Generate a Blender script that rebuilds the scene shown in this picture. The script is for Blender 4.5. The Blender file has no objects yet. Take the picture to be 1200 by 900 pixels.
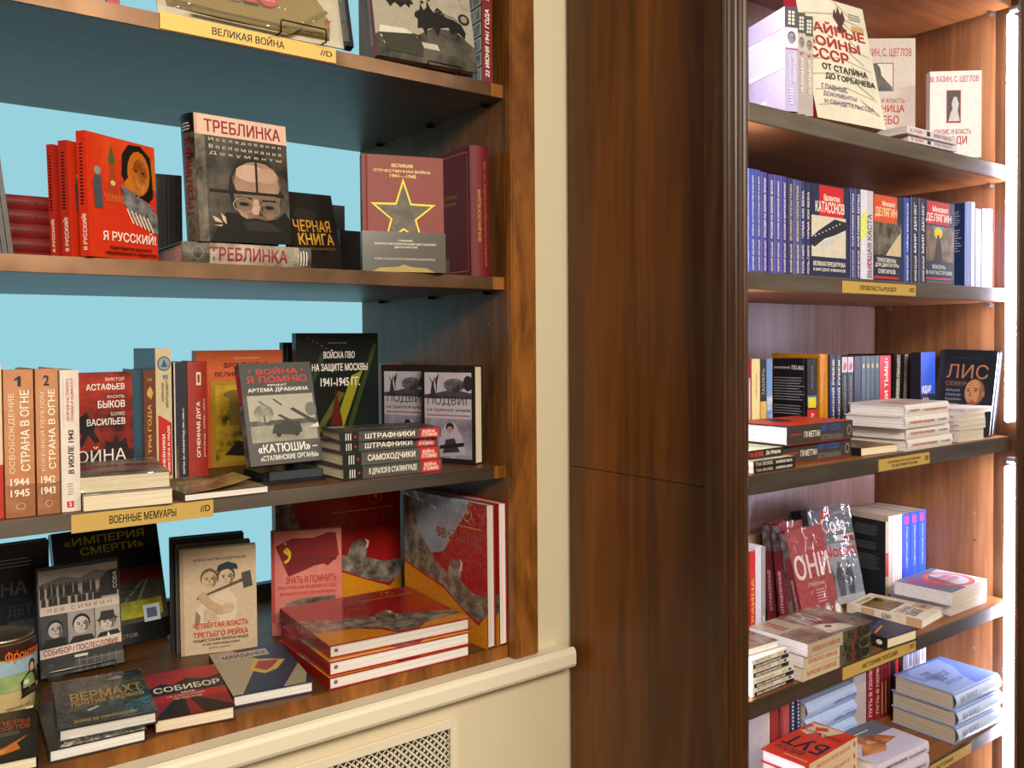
import bpy, bmesh, math, random
from mathutils import Matrix, Vector
random.seed(4)
scene = bpy.context.scene
COL = scene.collection
# ---------------------------------------------------------------- camera
cam = bpy.data.objects.new('camera', bpy.data.cameras.new('camera'))
COL.objects.link(cam); scene.camera = cam
cam.data.sensor_width = 36.0
cam.data.lens = 1042.224 / 1200 * 36
cam.data.shift_y = -23.98 / 1200
cam.data.clip_start = 0.05
fw = Vector((0.60533558, 0.79562781, -0.02335008)); rt = Vector((0.79571473, -0.60562415, -0.00757941)); up = Vector((0.02017176, 0.01399192, 0.99969862))
cam.matrix_world = Matrix(((rt.x, up.x, -fw.x, 0), (rt.y, up.y, -fw.y, 0), (rt.z, up.z, -fw.z, 1.5), (0, 0, 0, 1)))
# ---------------------------------------------------------------- world: the dim warm shop behind the viewer
w = bpy.data.worlds.new('shop_interior'); scene.world = w; w.use_nodes = True
nt = w.node_tree; nt.nodes.clear()
out = nt.nodes.new('ShaderNodeOutputWorld'); bg = nt.nodes.new('ShaderNodeBackground')
tc = nt.nodes.new('ShaderNodeTexCoord'); sp = nt.nodes.new('ShaderNodeSeparateXYZ'); rp = nt.nodes.new('ShaderNodeValToRGB')
mp = nt.nodes.new('ShaderNodeMapRange'); mp.inputs[1].default_value = -1; mp.inputs[2].default_value = 1
nt.links.new(tc.outputs['Generated'], sp.inputs[0]); nt.links.new(sp.outputs[2], mp.inputs[0]); nt.links.new(mp.outputs[0], rp.inputs[0])
rp.color_ramp.elements[0].position = 0.40; rp.color_ramp.elements[0].color = (0.10, 0.075, 0.055, 1)
rp.color_ramp.elements[1].position = 0.62; rp.color_ramp.elements[1].color = (0.62, 0.52, 0.40, 1)
nt.links.new(rp.outputs[0], bg.inputs[0]); bg.inputs[1].default_value = WORLD = 0.75
nt.links.new(bg.outputs[0], out.inputs[0])
# ---------------------------------------------------------------- ceiling lamps of the shop
def area(name, loc, target, sx, sy, power, color):
    l = bpy.data.lights.new(name, 'AREA'); l.shape = 'RECTANGLE'; l.size = sx; l.size_y = sy; l.energy = power; l.color = color
    o = bpy.data.objects.new(name, l); COL.objects.link(o); o.location = loc
    o.rotation_euler = (Vector(target) - Vector(loc)).to_track_quat('-Z', 'Y').to_euler()
    return o
area('ceiling_lamp', (-0.3, -1.7, 2.75), (0.6, 1.6, 0.95), 1.4, 0.6, 122, (1.0, 0.90, 0.76))
area('ceiling_lamp', (2.0, -1.9, 2.9), (1.7, 1.2, 0.9), 1.6, 0.5, 34, (1.0, 0.90, 0.74))
# ---------------------------------------------------------------- exposure
vs = scene.view_settings
vs.view_transform = 'Standard'; vs.look = 'None'; vs.gamma = 1.0; vs.use_curve_mapping = False
vs.exposure = 0.0
scene.display_settings.display_device = 'sRGB'

# ================================================================ materials
def lin(h):
    h = h.lstrip('#')
    if len(h) == 3: h = ''.join(c * 2 for c in h)
    v = [int(h[i:i + 2], 16) / 255 for i in (0, 2, 4)]
    return tuple((c / 12.92 if c <= 0.04045 else ((c + 0.055) / 1.055) ** 2.4) for c in v) + (1,)
MATS = {}
def mat_nodes(key):
    m = bpy.data.materials.new(key); m.use_nodes = True
    return m, m.node_tree, m.node_tree.nodes['Principled BSDF']
def M(c, rough=0.42):
    """printed / painted colour with very fine paper tooth; tuple = noise-printed picture (c1, c2, scale[, c3])"""
    key = (c, rough)
    if key in MATS: return MATS[key]
    m, nt, b = mat_nodes('print_' + (c if isinstance(c, str) else c[0] + c[1]).replace('#', ''))
    b.inputs['Roughness'].default_value = rough
    b.inputs['Specular IOR Level'].default_value = 0.4
    tcn = nt.nodes.new('ShaderNodeTexCoord'); no = nt.nodes.new('ShaderNodeTexNoise'); r = nt.nodes.new('ShaderNodeValToRGB')
    nt.links.new(tcn.outputs['Object'], no.inputs['Vector']); nt.links.new(no.outputs[0], r.inputs[0]); nt.links.new(r.outputs[0], b.inputs['Base Color'])
    if isinstance(c, str):
        col = lin(c); no.inputs['Scale'].default_value = 90; no.inputs['Detail'].default_value = 2
        r.color_ramp.elements[0].position = 0.3; r.color_ramp.elements[1].position = 0.7
        r.color_ramp.elements[0].color = tuple(x * 0.93 for x in col[:3]) + (1,); r.color_ramp.elements[1].color = tuple(min(1, x * 1.05 + .002) for x in col[:3]) + (1,)
    else:
        no.inputs['Scale'].default_value = c[2]; no.inputs['Detail'].default_value = 6; no.inputs['Roughness'].default_value = 0.65
        e = r.color_ramp.elements; e[0].position = 0.38; e[0].color = lin(c[0]); e[1].position = 0.62; e[1].color = lin(c[1])
        if len(c) > 3:
            k = e.new(0.5); k.color = lin(c[3])
    MATS[key] = m
    return m
def wood(name, c1, c2, rough=0.4, axis='Z', scale=1.0, cell=0):
    m, nt, b = mat_nodes(name)
    tcn = nt.nodes.new('ShaderNodeTexCoord'); mpn = nt.nodes.new('ShaderNodeMapping')
    s = [14 * scale] * 3; s['XYZ'.index(axis)] = (cell or 0.9) * scale; mpn.inputs['Scale'].default_value = s
    n1 = nt.nodes.new('ShaderNodeTexNoise'); n1.inputs['Scale'].default_value = 1.3; n1.inputs['Detail'].default_value = 8; n1.inputs['Distortion'].default_value = 1.2
    n2 = nt.nodes.new('ShaderNodeTexNoise'); n2.inputs['Scale'].default_value = 9; n2.inputs['Detail'].default_value = 4
    r = nt.nodes.new('ShaderNodeValToRGB'); r.color_ramp.elements[0].position = 0.30; r.color_ramp.elements[1].position = 0.72
    r.color_ramp.elements[0].color = lin(c1); r.color_ramp.elements[1].color = lin(c2)
    mx = nt.nodes.new('ShaderNodeMix'); mx.data_type = 'RGBA'; mx.blend_type = 'MULTIPLY'; mx.inputs[0].default_value = 0.42
    r2 = nt.nodes.new('ShaderNodeValToRGB'); r2.color_ramp.elements[0].position = .3; r2.color_ramp.elements[0].color = (.45, .42, .4, 1); r2.color_ramp.elements[1].position = .65; r2.color_ramp.elements[1].color = (1, 1, 1, 1)
    L = nt.links.new
    L(tcn.outputs['Object'], mpn.inputs[0]); L(mpn.outputs[0], n1.inputs['Vector']); L(mpn.outputs[0], n2.inputs['Vector'])
    L(n1.outputs[0], r.inputs[0]); L(n2.outputs[0], r2.inputs[0]); L(r.outputs[0], mx.inputs[6]); L(r2.outputs[0], mx.inputs[7]); L(mx.outputs[2], b.inputs['Base Color'])
    bp = nt.nodes.new('ShaderNodeBump'); bp.inputs['Strength'].default_value = 0.06; bp.inputs['Distance'].default_value = 0.002
    L(n2.outputs[0], bp.inputs['Height']); L(bp.outputs[0], b.inputs['Normal'])
    b.inputs['Roughness'].default_value = rough; b.inputs['Specular IOR Level'].default_value = 0.4
    return m
def plain(name, c, rough=0.5, metal=0.0, noise=0.0, scale=20, aniso=None):
    m, nt, b = mat_nodes(name)
    b.inputs['Base Color'].default_value = lin(c); b.inputs['Roughness'].default_value = rough; b.inputs['Metallic'].default_value = metal
    if noise:
        tcn = nt.nodes.new('ShaderNodeTexCoord'); no = nt.nodes.new('ShaderNodeTexNoise'); r = nt.nodes.new('ShaderNodeValToRGB')
        no.inputs['Scale'].default_value = scale; no.inputs['Detail'].default_value = 5
        col = lin(c); r.color_ramp.elements[0].position = .3; r.color_ramp.elements[1].position = .7
        r.color_ramp.elements[0].color = tuple(x * (1 - noise) for x in col[:3]) + (1,); r.color_ramp.elements[1].color = tuple(min(1, x * (1 + noise)) for x in col[:3]) + (1,)
        if aniso:
            mpn = nt.nodes.new('ShaderNodeMapping'); mpn.inputs['Scale'].default_value = aniso
            nt.links.new(tcn.outputs['Object'], mpn.inputs[0]); nt.links.new(mpn.outputs[0], no.inputs['Vector'])
        else: nt.links.new(tcn.outputs['Object'], no.inputs['Vector'])
        nt.links.new(no.outputs[0], r.inputs[0]); nt.links.new(r.outputs[0], b.inputs['Base Color'])
    return m
def emit(name, c, strength):
    m = bpy.data.materials.new(name); m.use_nodes = True; nt = m.node_tree; nt.nodes.clear()
    o = nt.nodes.new('ShaderNodeOutputMaterial'); e = nt.nodes.new('ShaderNodeEmission'); e.inputs[0].default_value = lin(c); e.inputs[1].default_value = strength
    nt.links.new(e.outputs[0], o.inputs[0]); return m
def film(name, rough, amount, tint='#ffffff'):
    """thin clear shrink wrap: mostly transparent, glossy where it catches the light"""
    m = bpy.data.materials.new(name); m.use_nodes = True; nt = m.node_tree; nt.nodes.clear()
    o = nt.nodes.new('ShaderNodeOutputMaterial'); mx = nt.nodes.new('ShaderNodeMixShader'); t = nt.nodes.new('ShaderNodeBsdfTransparent'); g = nt.nodes.new('ShaderNodeBsdfGlossy')
    g.inputs['Roughness'].default_value = rough; g.inputs['Color'].default_value = lin(tint); mx.inputs[0].default_value = amount
    tcn = nt.nodes.new('ShaderNodeTexCoord'); no = nt.nodes.new('ShaderNodeTexNoise'); no.inputs['Scale'].default_value = 18; no.inputs['Distortion'].default_value = 2.5
    bp = nt.nodes.new('ShaderNodeBump'); bp.inputs['Strength'].default_value = 0.5; bp.inputs['Distance'].default_value = 0.01
    nt.links.new(tcn.outputs['Object'], no.inputs['Vector']); nt.links.new(no.outputs[0], bp.inputs['Height']); nt.links.new(bp.outputs[0], g.inputs['Normal'])
    nt.links.new(t.outputs[0], mx.inputs[1]); nt.links.new(g.outputs[0], mx.inputs[2]); nt.links.new(mx.outputs[0], o.inputs[0]); return m
def pages_mat(name, c, c2):
    m, nt, b = mat_nodes(name); b.inputs['Roughness'].default_value = 0.9
    tcn = nt.nodes.new('ShaderNodeTexCoord'); mpn = nt.nodes.new('ShaderNodeMapping'); mpn.inputs['Scale'].default_value = (3, 900, 3)
    no = nt.nodes.new('ShaderNodeTexNoise'); no.inputs['Scale'].default_value = 1.0; no.inputs['Detail'].default_value = 2
    r = nt.nodes.new('ShaderNodeValToRGB'); r.color_ramp.elements[0].color = lin(c2); r.color_ramp.elements[1].color = lin(c); r.color_ramp.elements[0].position = .3; r.color_ramp.elements[1].position = .6
    nt.links.new(tcn.outputs['Object'], mpn.inputs[0]); nt.links.new(mpn.outputs[0], no.inputs['Vector']); nt.links.new(no.outputs[0], r.inputs[0]); nt.links.new(r.outputs[0], b.inputs['Base Color'])
    return m
PG = {'cream': pages_mat('cream_pages', '#e9dcc0', '#c4b08c'), 'white': pages_mat('white_pages', '#ece8e2', '#c2bcb4'), 'grey': pages_mat('grey_pages', '#cfc4b2', '#a1927c'), 'pink': pages_mat('pinkish_pages', '#d9aa9a', '#b98878')}
W_POST = wood('post_wood', '#613710', '#a0652a', 0.38, 'Z', 1.0, 3.2)
W_SIDE = wood('left_case_wood', '#502e0f', '#80501e', 0.38, 'Z', 1.0, 2.4)
W_SHELF = wood('shelf_wood', '#4c2a10', '#754a22', 0.40, 'X')
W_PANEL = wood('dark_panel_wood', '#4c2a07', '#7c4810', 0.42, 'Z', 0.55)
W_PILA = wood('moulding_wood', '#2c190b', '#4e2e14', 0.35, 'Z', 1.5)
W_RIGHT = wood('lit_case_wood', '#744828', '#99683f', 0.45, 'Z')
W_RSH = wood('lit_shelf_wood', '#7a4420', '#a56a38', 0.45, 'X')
STEEL = plain('brushed_steel', '#a0958a', 0.34, 1.0, 0.25, 4, (1, 1, 6))
REFL_STEEL = plain('steel_warm_reflection', '#765a44', 0.36, 0.85, 0.5, 9)  # steel strip; warm room reflections are put into its brown colour
BRASS = plain('brass_label_plate', '#d0ad5c', 0.45, 0.3, 0.05, 60, (1, 1, 30))
INK = plain('label_ink', '#2a2208', 0.6)
WALL = plain('cream_wall_paint', '#dccfae', 0.75, 0, 0.02, 120)
SILL = plain('cream_gloss_paint', '#e6dcc2', 0.35, 0, 0.01, 60)
BLACKWIRE = plain('black_wire', '#0b0b0b', 0.35)
PIN = plain('zinc_pin', '#9a9590', 0.35, 0.9)
HOLE = plain('pin_hole_dark', '#140b05', 0.8)
WRAP = film('shrink_wrap', 0.10, 0.13)

# ================================================================ mesh helpers
def tag(o, label=None, cat=None, group=None, kind=None):
    if label: o['label'] = label
    if cat: o['category'] = cat
    if group: o['group'] = group
    if kind: o['kind'] = kind
    return o
def link(name, me, mats, parent=None):
    o = bpy.data.objects.new(name, me); COL.objects.link(o)
    for m in (mats if isinstance(mats, (list, tuple)) else [mats]): me.materials.append(m)
    if parent: o.parent = parent
    return o
def empty(name, loc=(0, 0, 0)):
    o = bpy.data.objects.new(name, None); COL.objects.link(o); o.location = loc; o.empty_display_size = 0.02; return o
def addbox(bm, x0, y0, z0, x1, y1, z1, mi=0):
    v = [bm.verts.new(p) for p in ((x0, y0, z0), (x1, y0, z0), (x1, y1, z0), (x0, y1, z0), (x0, y0, z1), (x1, y0, z1), (x1, y1, z1), (x0, y1, z1))]
    for f in ((0, 3, 2, 1), (4, 5, 6, 7), (0, 1, 5, 4), (1, 2, 6, 5), (2, 3, 7, 6), (3, 0, 4, 7)):
        bm.faces.new([v[i] for i in f]).material_index = mi
def fin(bm, name):
    me = bpy.data.meshes.new(name); bmesh.ops.recalc_face_normals(bm, faces=bm.faces); bm.to_mesh(me); bm.free(); return me
def box(name, x0, y0, z0, x1, y1, z1, mats, parent=None, bev=0.0):
    bm = bmesh.new(); addbox(bm, x0, y0, z0, x1, y1, z1)
    if bev: bmesh.ops.bevel(bm, geom=bm.edges[:], offset=bev, segments=2, affect='EDGES')
    return link(name, fin(bm, name), mats, parent)
def prism(name, prof, axis, a0, a1, mats, parent=None):
    """closed 2D profile extruded along an axis; profile in the two other axes (x,y), (x,z) or (y,z)"""
    bm = bmesh.new(); rings = []
    for a in (a0, a1):
        rings.append([bm.verts.new((p[0], p[1], a) if axis == 'z' else (a, p[0], p[1]) if axis == 'x' else (p[0], a, p[1])) for p in prof])
    n = len(prof)
    for i in range(n): bm.faces.new((rings[0][i], rings[0][(i + 1) % n], rings[1][(i + 1) % n], rings[1][i]))
    bm.faces.new(rings[0][::-1]); bm.faces.new(rings[1])
    return link(name, fin(bm, name), mats, parent)
def cyl(name, p0, p1, r, mats, parent=None, n=12):
    bm = bmesh.new(); d = Vector(p1) - Vector(p0)
    bmesh.ops.create_cone(bm, cap_ends=True, segments=n, radius1=r, radius2=r, depth=d.length, matrix=Matrix.Translation((Vector(p0) + Vector(p1)) / 2) @ d.to_track_quat('Z', 'Y').to_matrix().to_4x4())
    return link(name, fin(bm, name), mats, parent)
def tube(name, pts, r, mats, parent=None):
    c = bpy.data.curves.new(name, 'CURVE'); c.dimensions = '3D'; c.bevel_depth = r; c.bevel_resolution = 2; c.resolution_u = 4
    s = c.splines.new('POLY'); s.points.add(len(pts) - 1)
    for i, p in enumerate(pts): s.points[i].co = (*p, 1)
    o = bpy.data.objects.new(name, c); me = o.to_mesh().copy(); bpy.data.objects.remove(o)
    return link(name, me, mats, parent)
# ---------------------------------------------------------------- printing: flat shapes and lettering on a face
TXT = {}; GLYPH = {}
def fill_outline(loops):
    """closed outlines that may overlap -> trapezoids, filled by the non-zero winding rule"""
    E_ = []
    for lp in loops:
        for a, b in zip(lp, lp[1:] + lp[:1]):
            if abs(a[1] - b[1]) > 1e-6: E_.append((a, b, 1) if a[1] < b[1] else (b, a, -1))
    ys = {round(p[1], 5) for lp in loops for p in lp}
    for i in range(len(E_)):
        (ax, ay), (bx, by), _ = E_[i]
        for j in range(i + 1, len(E_)):
            (cx, cy), (dx, dy), _ = E_[j]
            if cy >= by or dy <= ay or max(ax, bx) < min(cx, dx) or max(cx, dx) < min(ax, bx): continue
            d = (bx - ax) * (dy - cy) - (by - ay) * (dx - cx)
            if abs(d) < 1e-9: continue
            t = ((cx - ax) * (dy - cy) - (cy - ay) * (dx - cx)) / d; u = ((cx - ax) * (by - ay) - (cy - ay) * (bx - ax)) / d
            if 1e-4 < t < 1 - 1e-4 and 0 <= u <= 1: ys.add(round(ay + t * (by - ay), 5))
    ys = sorted(ys); lv = [ys[0]]
    for y in ys[1:]:
        if y - lv[-1] > .004: lv.append(y)
    V = []; F = []
    for y0, y1 in zip(lv, lv[1:]):
        ym = (y0 + y1) / 2; hit = []
        for a, b, w_ in E_:
            if a[1] <= ym < b[1]:
                k = (b[0] - a[0]) / (b[1] - a[1]); hit.append((a[0] + k * (ym - a[1]), a[0] + k * (max(y0, a[1]) - a[1]), a[0] + k * (min(y1, b[1]) - a[1]), w_))
        hit.sort(); w_ = 0
        for h in hit:
            if w_ == 0: st = h
            w_ += h[3]
            if w_ == 0:
                n = len(V); V += [(st[1], y0), (h[1], y0), (h[2], y1), (st[2], y1)]; F.append((n, n + 1, n + 2, n + 3))
    return V, F
def text_mesh(s, bold):
    k = (s, bold)
    if k not in TXT:
        c = bpy.data.curves.new('lettering', 'FONT'); c.body = s; c.resolution_u = 3; c.fill_mode = 'NONE'
        o = bpy.data.objects.new('lettering', c); m = o.to_mesh()
        co = [(v.co.x, v.co.y) for v in m.vertices]; nx = {}
        for e in m.edges: nx[e.vertices[0]] = e.vertices[1] if e.vertices[0] not in nx else nx[e.vertices[0]]
        o.to_mesh_clear(); bpy.data.objects.remove(o); bpy.data.curves.remove(c)
        seen = set(); loops = []
        for i in range(len(co)):
            if i in seen: continue
            lp = []; j = i
            while j not in seen:
                seen.add(j); lp.append(co[j])
                j = nx.get(j, j + 1)
                if j >= len(co): break
            if len(lp) > 2: loops.append(lp)
        loops.sort(key=lambda l: min(p[0] for p in l)); groups = []
        for l in loops:
            a = min(p[0] for p in l); b = max(p[0] for p in l)
            if groups and a < groups[-1][1]: groups[-1][0].append(l); groups[-1][1] = max(groups[-1][1], b)
            else: groups.append([[l], b])
        V = []; F = []
        for g, _ in groups:
            x0 = min(p[0] for l in g for p in l)
            key = tuple((round(p[0] - x0, 3), round(p[1], 3)) for l in g for p in l)
            if key not in GLYPH: GLYPH[key] = fill_outline([[(p[0] - x0, p[1]) for p in l] for l in g])
            gv, gf = GLYPH[key]; n = len(V)
            for dy in ((0, .028) if bold else (0,)):   # heavier letters: strokes widened sideways and upwards
                n = len(V); d = .020 if bold else 0
                V += [(x + x0 + (d if i % 4 in (1, 2) else -d), y + dy, dy * 1.2e-3) for i, (x, y) in enumerate(gv)]; F += [tuple(n + i for i in f) for f in gf]
        if not V: V = [(0, 0, 0), (1, 1, 0)]
        x0 = min(v[0] for v in V); x1 = max(v[0] for v in V); y0 = min(v[1] for v in V); y1 = max(v[1] for v in V)
        TXT[k] = ([((x - x0) / (x1 - x0 or 1), (y - y0) / (y1 - y0 or 1), e) for x, y, e in V], F)
    return TXT[k]
def R(u0, v0, u1, v1, c): return ('r', u0, v0, u1, v1, c)
def E(cx, cy, rx, ry, c): return ('e', cx, cy, rx, ry, c)
def P(c, *p): return ('p', [(p[i], p[i + 1]) for i in range(0, len(p), 2)], c)
def T(s, u0, v0, u1, v1, c, b=0, r=0, sl=0.0): return ('t', s, u0, v0, u1, v1, c, b, r, sl)
def STAR(cx, cy, rx, ry, c, k=0.40):
    return ('p', [(cx + (rx if i % 2 == 0 else rx * k) * math.sin(math.pi * i / 5), cy + (ry if i % 2 == 0 else ry * k) * math.cos(math.pi * i / 5)) for i in range(10)], c)
def HEAD(cx, cy, rx, ry, skin='#c9a27c', hair='#241c18', dark='#4a3426', hat=None, glasses=0):
    """small printed portrait: hair, face, shaded side, eyes, nose, mouth, optional hat and spectacles"""
    s = [E(cx, cy + ry * .18, rx * 1.08, ry * 1.02, hair), E(cx, cy - ry * .06, rx * .92, ry * .95, skin),
         P(dark, cx + rx * .45, cy + ry * .6, cx + rx * .9, cy + ry * .1, cx + rx * .75, cy - ry * .6, cx + rx * .3, cy - ry * .85, cx + rx * .5, cy - ry * .2),
         R(cx - rx * .55, cy + ry * .18, cx - rx * .12, cy + ry * .27, hair), R(cx + rx * .15, cy + ry * .18, cx + rx * .58, cy + ry * .27, hair),
         E(cx - rx * .33, cy + ry * .05, rx * .17, ry * .07, '#14100e'), E(cx + rx * .35, cy + ry * .05, rx * .17, ry * .07, '#14100e'),
         P(dark, cx, cy + ry * .05, cx + rx * .14, cy - ry * .3, cx - rx * .1, cy - ry * .3), R(cx - rx * .28, cy - ry * .56, cx + rx * .3, cy - ry * .49, dark)]
    if hat: s += [P(hat, cx - rx * 1.5, cy + ry * .35, cx - rx * .9, cy + ry * .55, cx - rx * .8, cy + ry * 1.35, cx + rx * .8, cy + ry * 1.35, cx + rx * .9, cy + ry * .55, cx + rx * 1.5, cy + ry * .35, cx, cy + ry * .25)]
    if glasses:
        for sx in (-1, 1):
            s += [('ring', cx + sx * rx * .4, cy, rx * .36, ry * .2, '#c9b79a')]
    return s
def LINES(u0, v0, u1, v1, n, c, f=0.5):
    rnd = random.Random(n); h = (v1 - v0) / n
    return [R(u0, v1 - h * (i + f), u0 + (u1 - u0) * (0.82 + 0.18 * rnd.random()), v1 - h * i, c) for i in range(n)]
def CROWD(u0, v0, u1, v1, nx, ny, c1, c2, seed=1):
    rnd = random.Random(seed); o = []
    for j in range(ny):
        for i in range(nx):
            x = u0 + (u1 - u0) * (i + rnd.random() * .6) / nx; y = v1 - (v1 - v0) * (j + .5) / ny; r = (u1 - u0) / nx * .42; q = (v1 - v0) / ny
            o += [P(c1, x - r, y - q, x - r * .8, y, x + r * .8, y, x + r, y - q), E(x, y + q * .1, r * .6, q * .22, c2)]
    return o
def flat(xs):
    o = []
    for x in xs:
        if isinstance(x, list): o += flat(x)
        else: o.append(x)
    return o
def print_mesh(name, art, fmap, parent, nu=1, rough=0.42):
    """art in 0..1 face coordinates -> one thin mesh lying just above the face; fmap(u, v, offset) -> point"""
    V = []; F = []; MI = []; mats = []; k = 0
    for a in flat(art):
        off = 0.00018 + k * 0.00007; k += 1
        c = a[5] if a[0] in 'reing' and a[0] != 'p' else None
        if a[0] == 'r': c = a[5]
        elif a[0] == 'p': c = a[2]
        elif a[0] == 't': c = a[6]
        else: c = a[5]
        m = M(c, rough)
        if m not in mats: mats.append(m)
        mi = mats.index(m); b = len(V)
        if a[0] == 'r':
            for i in range(nu + 1):
                u = a[1] + (a[3] - a[1]) * i / nu; V += [fmap(u, a[2], off), fmap(u, a[4], off)]
            for i in range(nu): F.append((b + 2 * i, b + 2 * i + 2, b + 2 * i + 3, b + 2 * i + 1)); MI.append(mi)
        elif a[0] == 'e':
            n = 16
            V += [fmap(a[1] + a[3] * math.cos(2 * math.pi * i / n), a[2] + a[4] * math.sin(2 * math.pi * i / n), off) for i in range(n)]
            F.append(tuple(range(b, b + n))); MI.append(mi)
        elif a[0] == 'ring':
            n = 18
            for i in range(n):
                for q in (1, .9): V.append(fmap(a[1] + a[3] * q * math.cos(2 * math.pi * i / n), a[2] + a[4] * q * math.sin(2 * math.pi * i / n), off))
            for i in range(n):
                j = (i + 1) % n; F.append((b + 2 * i, b + 2 * j, b + 2 * j + 1, b + 2 * i + 1)); MI.append(mi)
        elif a[0] == 'p':
            V += [fmap(u, v, off) for u, v in a[1]]; F.append(tuple(range(b, b + len(a[1])))); MI.append(mi)
        elif a[0] == 't':
            _, s, u0, v0, u1, v1, _, bold, rot, sl = a
            tv, tf = text_mesh(s, bold)
            for x, y, lift in tv:
                x = x + sl * (y - .5)
                if rot == 90: uu, vv = u0 + (u1 - u0) * (1 - y), v0 + (v1 - v0) * x
                elif rot == -90: uu, vv = u0 + (u1 - u0) * y, v1 - (v1 - v0) * x
                else: uu, vv = u0 + (u1 - u0) * x, v0 + (v1 - v0) * y
                V.append(fmap(uu, vv, off + lift + (.0009 if nu > 1 else 0)))
            for f in tf: F.append(tuple(b + i for i in f)); MI.append(mi)
    me = bpy.data.meshes.new(name); me.from_pydata(V, [], F)
    for p_, i in zip(me.polygons, MI): p_.material_index = i
    return link(name, me, mats, parent)
# ---------------------------------------------------------------- books
DONE = {}
def book(key, label, cover='#222222', front=None, spine=None, back=None, pages='white', kind='hc', group=None, bulge=0.0, wrap=False, rough=0.42, cat='book', pos=None, block=None):
    x, y, z, yaw, lean, roll, w_, h, t = pos or G[key]
    root = empty('book'); tag(root, label, cat, group)
    root.matrix_world = Matrix.Translation((x, y, z)) @ Matrix.Rotation(math.radians(yaw), 4, 'Z') @ Matrix.Rotation(-math.radians(lean), 4, 'X') @ Matrix.Rotation(math.radians(roll), 4, 'Y')
    c = min(0.0022, t * .18) if kind == 'hc' else 0.0006
    b = bulge
    # C-shaped cover profile seen from above: front board, jointed spine, back board
    def arc(off, n=6): return [(off - b * math.sin(math.pi * i / n), t * (1 - i / n) if off == 0 else (t - c) - (t - 2 * c) * i / n) for i in range(n + 1)]
    if kind == 'hc':
        g = .0009
        prof = [(w_, t - c), (w_, t), (.011, t), (.009, t - g), (.007, t)] + arc(0) + [(.007, 0), (.009, g), (.011, 0), (w_, 0), (w_, c)] + arc(c)[::-1]
    else:
        prof = [(w_, t - c), (w_, t)] + arc(0) + [(w_, 0), (w_, c)] + arc(c)[::-1]
    prism('cover', prof, 'z', 0, h, M(cover, rough), root)
    i_ = .003 if kind == 'hc' else .0004
    box('page_block', c, c, i_, w_ - i_, t - c, h - i_, PG[pages], root)
    if front: print_mesh('cover_print', front, lambda u, v, o: (u * w_, -o, v * h), root, rough=rough)
    if spine: print_mesh('spine_print', spine, lambda u, v, o: (-b * math.sin(math.pi * min(1, max(0, u))) - o, t * (1 - u), v * h), root, nu=6 if b else 1, rough=rough)
    if back: print_mesh('back_print', back, lambda u, v, o: (w_ * (1 - u), t + o, v * h), root, rough=rough)
    if wrap:
        e = .0014
        box('shrink_wrap', -b - e, -e, 0 if kind != 'x' else -e, w_ + e, t + (.0002 if lean > 80 else e), h + e, WRAP, root)
    DONE[key] = root
    return root
# ================================================================ the room
Z0 = 1.5
def S(name, *a, **k):
    o = box(name, *a, **k); o['kind'] = 'structure'; return o
S('floor', -3, -3, -.05, 4, 2.4, -.0005, wood('floor_wood', '#4a2e18', '#6d4a2a', 0.4, 'X'))
S('wall_right', 1.195, 1.5, Z0 - .6765, 3.2, 1.6, 2.9, WALL)
S('wall_left', -2.2, 1.5, 0, -.40, 1.6, 2.9, WALL)
S('wall_bottom', -.40, 1.5, 0, 3.2, 2.3, Z0 - .677, WALL)
S('wall_top', -.40, 1.5, 2.53, 1.194, 1.6, 2.9, WALL)
# window sill board with a rounded nose
sill = prism('trim_1', [(1.52, .795), (1.447, .795), (1.440, .800), (1.437, .806), (1.437, .829), (1.440, .836), (1.446, .840), (1.452, .8385), (1.458, .832), (1.52, .832)], 'x', -1.4, 1.262, SILL)
sill['kind'] = 'structure'
# frosted daylight window behind the open-backed left case
win = empty('window_1', (0, 2.17, 1.4)); win['kind'] = 'structure'
gl = box('glass_pane', -.42, 0, -.50, 1.16, .01, 1.15, emit('frosted_daylight_film', '#a0dce9', 0.90), win)
fr = plain('window_frame_dark', '#2c221c', 0.5)
box('frame_rail', -.42, -.03, -.545, 1.16, .03, -.500, fr, win, .004)
box('frame_rail', -.42, -.03, 1.10, 1.16, .03, 1.14, fr, win, .004)
box('frame_stile', -.42, -.029, -.499, -.38, .03, 1.099, fr, win, .004)
# ---------------------------------------------------------------- left bookcase
def label_plate(parent, x0, x1, z0, z1, y, words, small='//D', base=(0, 0, 0), dim=False):
    o = box('label_plate', x0, y - .0015, z0, x1, y, z1, BRASS, parent, .0004)
    art = [T(wd, *bx, '#2b2209', 1) for wd, bx in words]
    if small: art.append(T(small, .90, .34, .975, .72, '#2b2209', 1))
    w_, h_ = x1 - x0, z1 - z0
    for t_ in art: print_mesh('label_lettering', [t_], lambda u, v, o_: (x0 + u * w_, y - .0016 - o_, z0 + v * h_), parent)
    return o
lc = empty('bookcase', (0, 1.5, Z0 - .66)); tag(lc, 'brown wooden open-back bookcase on the cream sill with the pale blue window behind', 'bookcase')
def rel(o, root):
    o.matrix_parent_inverse = root.matrix_world.inverted() if False else Matrix.Translation(-root.location); return o
def LB(name, *a, **k): return rel(box(name, *a, **k), lc)
LB('side_panel', 1.125, 1.5, .832, 1.150, 2.14, 2.52, W_SIDE, lc)
LB('side_panel', -.38, 1.5, .832, -.355, 2.14, 2.52, W_SIDE, lc)
LB('front_post', 1.125, 1.476, .8325, 1.190, 1.4995, 2.53, W_POST, lc, .003)
LB('front_post', -.42, 1.476, .8325, -.355, 1.4995, 2.53, W_POST, lc, .003)
LB('top_board', -.354, 1.5, 2.49, 1.124, 2.14, 2.52, W_SHELF, lc)
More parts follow.
